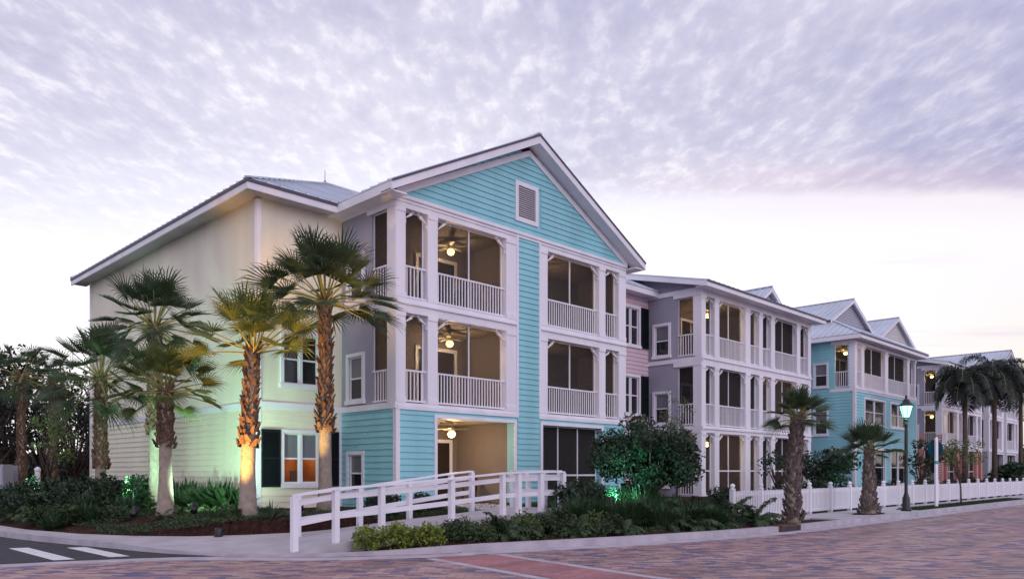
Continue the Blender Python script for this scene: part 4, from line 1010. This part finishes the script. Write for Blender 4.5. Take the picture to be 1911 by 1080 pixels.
def plant(kind, x, y, sc, label, group=None):
    pr = rs.choice(P_[kind]); z = H(x, y)-.03
    if id(pr) in used or pr.name in used: o = copy_tree(pr, None, (x, y, z), rs.uniform(0, 6.28), sc, label, group)
    else: used.add(pr.name); o = pr; o.location = (x, y, z); o.rotation_euler = (0, 0, rs.uniform(0, 6.28)); o.scale = (sc, sc, sc); tag(o, label, None, group)
    if group is None and 'group' in o: del o['group']
    tag(o, None, CAT[kind]); return o
def on_path(x, y): return path_z(x, y) is not None
# hedge of broad leaves along the cream side wall
for i in range(30):
    t = i/29; px = 455-300*t+rs.uniform(-5, 5); x0 = 10.69-rs.uniform(.35, 1.1); y0 = 21.3+15*t**1.2
    plant('broad', x0, y0+rs.uniform(-.3, .3), rs.uniform(1.0, 1.55), 'upright dark broad leaved plant in the row against the cream side wall', 'broad leaved plants along the cream side wall')
for i in range(90):
    t = rs.random(); d = rs.uniform(18.8, 27); px = rs.uniform(-20, 280)
    x, y = at(px, d)
    if kdist(x, y)[0] < 1.0 or not inside(x, y) or x > 10.0: continue
    plant(rs.choice(['dark', 'mid', 'fern', 'broad']), x, y, rs.uniform(.8, 1.3), 'low dark plant in the crowded bed round the three left palm trunks', 'low dark plants round the left palms')
for i in range(26):
    px = rs.uniform(290, 450); d = rs.uniform(17.6, 21.5); x, y = at(px, d)
    if on_path(x, y) or kdist(x, y)[0] < 1.0 or x > 10: continue
    plant(rs.choice(['mid', 'fern']), x, y, rs.uniform(.35, .55), 'little tuft of ground cover before the palms nearest the path', 'tufts of ground cover before the palms')
x, y = at(505, 17.6); plant('agave', x, y, .85, 'spiky dark rosette between the amber lit palm and the start of the far railing')
# bed between far railing and aqua building
for i in range(20):
    x = rs.uniform(10.9, 14.9); y = rs.uniform(15.2, 17.4)
    if x > 13.3 and y < 17.6 and x < 15+(y-14.5)*.7+.9 and x > 13.4+(y-14.5)*.55-.5: continue
    plant(rs.choice(['mid', 'dark']), x, y, rs.uniform(.45, .75), 'low shrub between the far ramp railing and the aqua wall', 'low shrubs at the foot of the aqua wall')
# front bed: bright ones first
for i, (px, dd) in enumerate([(688, 14.15), (746, 14.6), (806, 15.0), (770, 15.3)]):
    d = dd; x, y = at(px, d)
    while kdist(x, y)[0] < .5: d += .1; x, y = at(px, d)
    plant('bright', x, y, [1.05, 1.15, 1.05, .9][i], ['leftmost full yellow green shrub in the front bed by the ramp posts', 'middle one of the yellow green shrubs in the front bed', 'right one of the yellow green shrubs in the front bed', 'smaller yellow green shrub tucked behind the middle and right ones'][i])
for i in range(34):
    t = i/33; px = 840+330*t; d = 15.6+2.2*t+rs.uniform(-.3, .9); x, y = at(px+rs.uniform(-10, 10), d)
    if kdist(x, y)[0] < .75 or y > 12.4: continue
    plant(rs.choice(['mid', 'mid', 'olive', 'fern']), x, y, rs.uniform(.7, 1.05), 'low green shrub in the front bed between kerb and ramp', 'low green shrubs in the front bed')
for i in range(46):
    px = rs.uniform(1050, 1350); d = rs.uniform(18.3, 22.5); x, y = at(px, d)
    if kdist(x, y)[0] < .9 or (x < 15.4 and y > 12.4): continue
    plant('grass', x, y, rs.uniform(.9, 1.35), 'dark grassy clump in the bed below the broad evergreen', 'dark grassy clumps below the broad evergreen')
for i in range(30):
    px = rs.uniform(1190, 1440); d = rs.uniform(18.8, 22.2); x, y = at(px, d)
    if kdist(x, y)[0] < .8 or y > 11.9: continue
    plant('fern', x, y, rs.uniform(.8, 1.25), 'arching fern like plant at the kerb end of the bed, left of the sabal palm', 'arching plants left of the sabal palm')
for i, (px, d) in enumerate([(1085, 19.6), (1110, 20.8), (1065, 21.3), (1180, 23)]):
    x, y = at(px, d); plant('dark', x, y, 1.1, 'dark rounded shrub just right of the ramp landing end', 'dark shrubs right of the ramp landing')
for i in range(44):
    u = 21.5+i*1.25+rs.uniform(-.3, .3)
    plant('dark', u, rs.uniform(12.2, 13.6), rs.uniform(.75, 1.25), 'dark hedge shrub showing over the white picket fence', 'hedge shrubs behind the picket fence')
for i in range(7):
    x, y = at(1880+i*6, 53+i*.8); plant('dark', x, y, 2.4, 'big clipped dark shrub at the right end of the fence', 'big clipped shrubs at the fence end')
for k, l in P_.items():
    for pr in l:
        if pr.name not in used:
            for c in kids(pr): bpy.data.objects.remove(c)
            bpy.data.objects.remove(pr)
# low ground cover, far too many to count
rnd = random.Random(5); b = MB()
def cover(n, fn, size=.035):
    for i in range(n):
        x, y = fn()
        if not inside(x, y) or kdist(x, y)[0] < .85 or on_path(x, y): continue
        z = H(x, y)
        for k in range(7): leaf_quad(b, Vector((x+rnd.gauss(0, .05), y+rnd.gauss(0, .05), z+abs(rnd.gauss(.03, .03)))), size*rnd.uniform(.6, 1.3), rnd, asp=.35)
def patchy(u0, u1, v0, v1):
    from mathutils import noise
    def f():
        while True:
            x, y = rnd.uniform(u0, u1), rnd.uniform(v0, v1)
            if noise.noise((x*.9, y*.9, 3)) > -.12: return x, y
    return f
cover(5200, patchy(6, 10.6, 15.5, 24)); cover(5200, patchy(8.5, 21, 9.3, 13)); cover(2500, patchy(10.7, 15, 15, 18)); cover(1500, patchy(15.2, 20, 13, 18))
tag(b.build('ground_cover', 'leaf_mid'), 'low leafy ground cover spreading over the mulch beds', 'ground cover', kind='stuff')
# bark chips over the mulch
b = MB()
for i in range(16000):
    x, y = rnd.uniform(5, 22), rnd.uniform(9.2, 22)
    if not inside(x, y) or kdist(x, y)[0] < .2 or on_path(x, y) or (x > 10.6 and y > 18): continue
    leaf_quad(b, Vector((x, y, H(x, y)+.012)), rnd.uniform(.018, .04), rnd, up=2.5, asp=.35)
tag(b.build('bark_chips', mat('bark_chips', (.13, .055, .04), .9, var=.7, scale=15)), 'red brown bark chips scattered over the beds', 'bark mulch', kind='stuff')

# ------------------------------------------------------------------ uplights
def uplight(x, y, target, color, power, label, size=70, lift=0):
    z = H(x, y)+lift; dv = Vector(target)-Vector((x, y, z+.2)); dv.normalize()
    e = empty('uplight', (x, y, z), math.atan2(dv.y, dv.x), label, 'garden light', 'garden uplights in the planting beds')
    m = MB(); el = math.asin(dv.z); c, s = math.cos(el), math.sin(el)
    m.tube([(0, 0, -.05), (0, 0, .14)], [.02, .02], 8); m.build('stake', 'black', e)
    m = MB(); q = lambda t: (t*c, 0, .2+t*s); m.tube([q(-.12), q(-.10), q(.10), q(.15)], [.05, .085, .09, .10], 14, True); hd = m.build('lamp_head', 'black', e, True)
    g = MB(); g.tube([q(.151), q(.155)], [.08, .08], 14); g.build('lens', emit('uplight_lens', color, 5), hd)
    L = bpy.data.lights.new('uplight_beam', 'SPOT'); L.energy = power; L.color = color; L.spot_size = R(size); L.spot_blend = .7; L.shadow_soft_size = .07
    lo = bpy.data.objects.new('uplight_beam', L); col.objects.link(lo); p = Vector((x, y, z+.2))+dv*.2; lo.location = p
    lo.rotation_euler = dv.to_track_quat('-Z', 'Y').to_euler(); lo.parent = e
    lo.matrix_parent_inverse = (Matrix.Translation(e.location) @ Matrix.Rotation(e.rotation_euler.z, 4, 'Z')).inverted()
GREEN = (.35, 1, .62); AMB = (1, .50, .10)
x, y = at(250, 18.6); uplight(x, y, (9.5, 22.4, 3.4), GREEN, 420, 'black garden light aimed at the green lit palm pair', 75)
x, y = at(232, 20.6); uplight(x, y, (8.3, 22.6, 4.5), (.3, 1, .4), 500, 'black garden light half hidden in leaves near the leftmost palms')
x, y = at(362, 18.4); uplight(x, y, (10.69, 24.2, 3.8), (.60, 1, .68), 850, 'black garden light aimed at the cream side wall between the palms', 82)
x, y = at(408, 16.6); uplight(x, y, (8.6, 17.35, 4.3), AMB, 1600, 'black garden light throwing amber up the corner palm', 60)
x, y = at(560, 19.3); uplight(x, y, (11.2, 18.3, 6.0), (1, .62, .2), 650, 'garden light under the tallest fan palm, behind the far railing', 60)
x, y = at(60, 25); uplight(x, y, (*at(95, 27), 2.4), GREEN, 450, 'black garden light under the small greenish tree at the far left')
x, y = at(1135, 20.6); uplight(x, y, (*at(1170, 22.3), 1.2), (.1, 1, .5), 170, 'green garden light at the foot of the broad evergreen', 100, .15)
x, y = at(1140, 20.1); uplight(x, y, (*at(1160, 21.4), .9), (.3, 1, .8), 240, 'second green garden light before the broad evergreen', 110, .25)
x, y = at(1590, 31); uplight(x, y, (*at(1575, 33), 1.6), (.1, 1, .5), 60, 'green garden light behind the fence beside the dark bushy tree', 100)

# ------------------------------------------------------------------ sky
w = bpy.data.worlds.new('World'); scene.world = w; w.use_nodes = True; n, l = w.node_tree.nodes, w.node_tree.links; n.clear()
def math_(op, a, b=None, c=None, clamp=False):
    m = n.new('ShaderNodeMath'); m.operation = op; m.use_clamp = clamp
    for i, x in enumerate((a, b, c)):
        if x is None: continue
        if isinstance(x, (int, float)): m.inputs[i].default_value = x
        else: l.new(x, m.inputs[i])
    return m.outputs[0]
def dot(v, d):
    m = n.new('ShaderNodeVectorMath'); m.operation = 'DOT_PRODUCT'; l.new(v, m.inputs[0]); m.inputs[1].default_value = d; return m.outputs['Value']
def mixc(f, a, b):
    m = n.new('ShaderNodeMix'); m.data_type = 'RGBA'; l.new(f, m.inputs[0]) if not isinstance(f, float) else None
    if isinstance(f, float): m.inputs[0].default_value = f
    for i, x in ((6, a), (7, b)):
        if isinstance(x, tuple): m.inputs[i].default_value = x+(1,)
        else: l.new(x, m.inputs[i])
    return m.outputs[2]
def rng(v, a, b, c=0., d=1.):
    m = n.new('ShaderNodeMapRange'); m.interpolation_type = 'SMOOTHSTEP'; l.new(v, m.inputs[0])
    for i, x in enumerate((a, b, c, d)):
        if isinstance(x, (int, float)): m.inputs[i+1].default_value = x
        else: l.new(x, m.inputs[i+1])
    return m.outputs[0]
tc = n.new('ShaderNodeTexCoord'); D = tc.outputs['Generated']
z = math_('MAXIMUM', dot(D, (0, 0, 1)), .02); f = dot(D, (FD[0], FD[1], 0)); r = dot(D, (RD[0], RD[1], 0))
fz = math_('DIVIDE', f, z); rz_ = math_('DIVIDE', r, z); rf_ = math_('DIVIDE', r, math_('MAXIMUM', f, .05))
cb = n.new('ShaderNodeCombineXYZ'); l.new(rz_, cb.inputs[0]); l.new(fz, cb.inputs[1])
def noise_(vec, scale, detail, rough, dist=0, sc=(1, 1, 1), rot=0, loc=(0, 0, 0)):
    mp = n.new('ShaderNodeMapping'); mp.inputs['Scale'].default_value = sc; mp.inputs['Rotation'].default_value = (0, 0, rot); mp.inputs['Location'].default_value = loc; l.new(vec, mp.inputs[0])
    t = n.new('ShaderNodeTexNoise'); t.inputs['Scale'].default_value = scale; t.inputs['Detail'].default_value = detail; t.inputs['Roughness'].default_value = rough; t.inputs['Distortion'].default_value = dist; l.new(mp.outputs[0], t.inputs['Vector']); return t.outputs['Fac']
cv = cb.outputs[0]
fine = noise_(cv, 12.5, 6, .58, .12, (1.3, .66, 1), R(3)); mid = noise_(cv, 3.4, 4, .5, .2, (1.3, .75, 1), R(8), (3, 1, 0)); big = noise_(cv, .8, 2, .5, 0, loc=(5, 2, 0))
tex = math_('ADD', math_('MULTIPLY', fine, .62), math_('MULTIPLY', mid, .38))
# brightness of the cloud sheet: brighter to the left and towards its lower edge
tuft = math_('MULTIPLY', rng(fine, .47, .70), rng(mid, .30, .62, .25, 1.))
shade = math_('ADD', math_('MULTIPLY', math_('MULTIPLY', tuft, rng(rf_, .05, .7, 1., .5)), .32), .47)
shade = math_('ADD', shade, math_('MULTIPLY', math_('SUBTRACT', fine, .5), .6))
shade = math_('ADD', shade, math_('MULTIPLY', math_('SUBTRACT', mid, .5), .55))
shade = math_('ADD', shade, math_('MULTIPLY', math_('SUBTRACT', big, .5), .9))
shade = math_('SUBTRACT', shade, rng(rf_, -.1, .75, -.02, .26))
shade = math_('ADD', shade, math_('MULTIPLY', rng(fz, 1.5, 3.2, -.12, .36), rng(rf_, 0., .45, 1., .15)), None, True)
cloud = mixc(shade, (.385, .38, .57), (.88, .85, .93))
clear = mixc(rng(dot(D, (0, 0, 1)), .02, .40), (1.08, 1.05, 1.06), (.86, .87, 1.0))
clear = mixc(rng(rf_, .15, .75), clear, mixc(rng(dot(D, (0, 0, 1)), .02, .30), (.92, .80, .72), (.90, .87, .92)))
soft = rng(rf_, -.5, .3, 1.1, .10)
edge = math_('ADD', rng(rf_, -.6, .5, 2.9, 2.74), math_('MULTIPLY', math_('SUBTRACT', mid, .5), .22))
cover_ = math_('SUBTRACT', 1.0, rng(fz, math_('SUBTRACT', edge, soft), math_('ADD', edge, soft)))
# pinkish thin veil below the edge on the right and faint wisps
wisp = math_('MULTIPLY', rng(noise_(cv, .55, 4, .6, .2, (.6, 1.6, 1), 0, (1, 7, 0)), .50, .70), rng(rf_, .3, .6, 0, .45))
wisp = math_('MULTIPLY', wisp, rng(fz, 5.5, 9, 1.0, 0.0))
sky = mixc(wisp, clear, (.62, .58, .70))
sky = mixc(cover_, sky, cloud)
pink = math_('MULTIPLY', math_('MULTIPLY', rng(fz, 2.3, 2.7), rng(fz, 2.75, 3.3, 1., 0.)), rng(rf_, 0., .4, 0., .35))
sky = mixc(pink, sky, (.80, .62, .70))
# brighter, warmer sky behind the camera (the sunset side)
back = rng(f, .1, -.9, 0., 1.)
sky = mixc(back, sky, (.80, .74, .88))
below = rng(dot(D, (0, 0, 1)), -.02, -.10)
sky = mixc(below, sky, (.10, .09, .09))
ns = n.new('ShaderNodeTexSky'); ns.sky_type = 'NISHITA'; ns.sun_disc = False; ns.sun_elevation = R(14); ns.sun_rotation = R(200)
bg1 = n.new('ShaderNodeBackground'); bg2 = n.new('ShaderNodeBackground'); l.new(sky, bg1.inputs[0]); bg1.inputs[1].default_value = .97; l.new(ns.outputs[0], bg2.inputs[0]); bg2.inputs[1].default_value = .004
ad = n.new('ShaderNodeAddShader'); l.new(bg1.outputs[0], ad.inputs[0]); l.new(bg2.outputs[0], ad.inputs[1]); ow = n.new('ShaderNodeOutputWorld'); l.new(ad.outputs[0], ow.inputs[0])
sun = bpy.data.lights.new('sun', 'SUN'); sun.energy = .55; sun.angle = R(40); sun.color = (1, .90, .98); so = bpy.data.objects.new('sun', sun); col.objects.link(so)
sd = Vector((.25, 1, -.42)); so.rotation_euler = sd.to_track_quat('-Z', 'Y').to_euler()

# ------------------------------------------------------------------ camera
cam = bpy.data.cameras.new('camera'); co = bpy.data.objects.new('camera', cam); col.objects.link(co); scene.camera = co
co.location = (0, 0, EYE); co.rotation_euler = (R(90), 0, math.atan2(FD[1], FD[0])-R(90))
cam.sensor_width = 36; cam.lens = 36*FPX/1911; cam.shift_y = (881-540)/1911; cam.shift_x = 0; cam.clip_end = 3000
scene.view_settings.view_transform = 'Standard'; scene.view_settings.look = 'None'; scene.view_settings.exposure = .2; scene.view_settings.gamma = 1
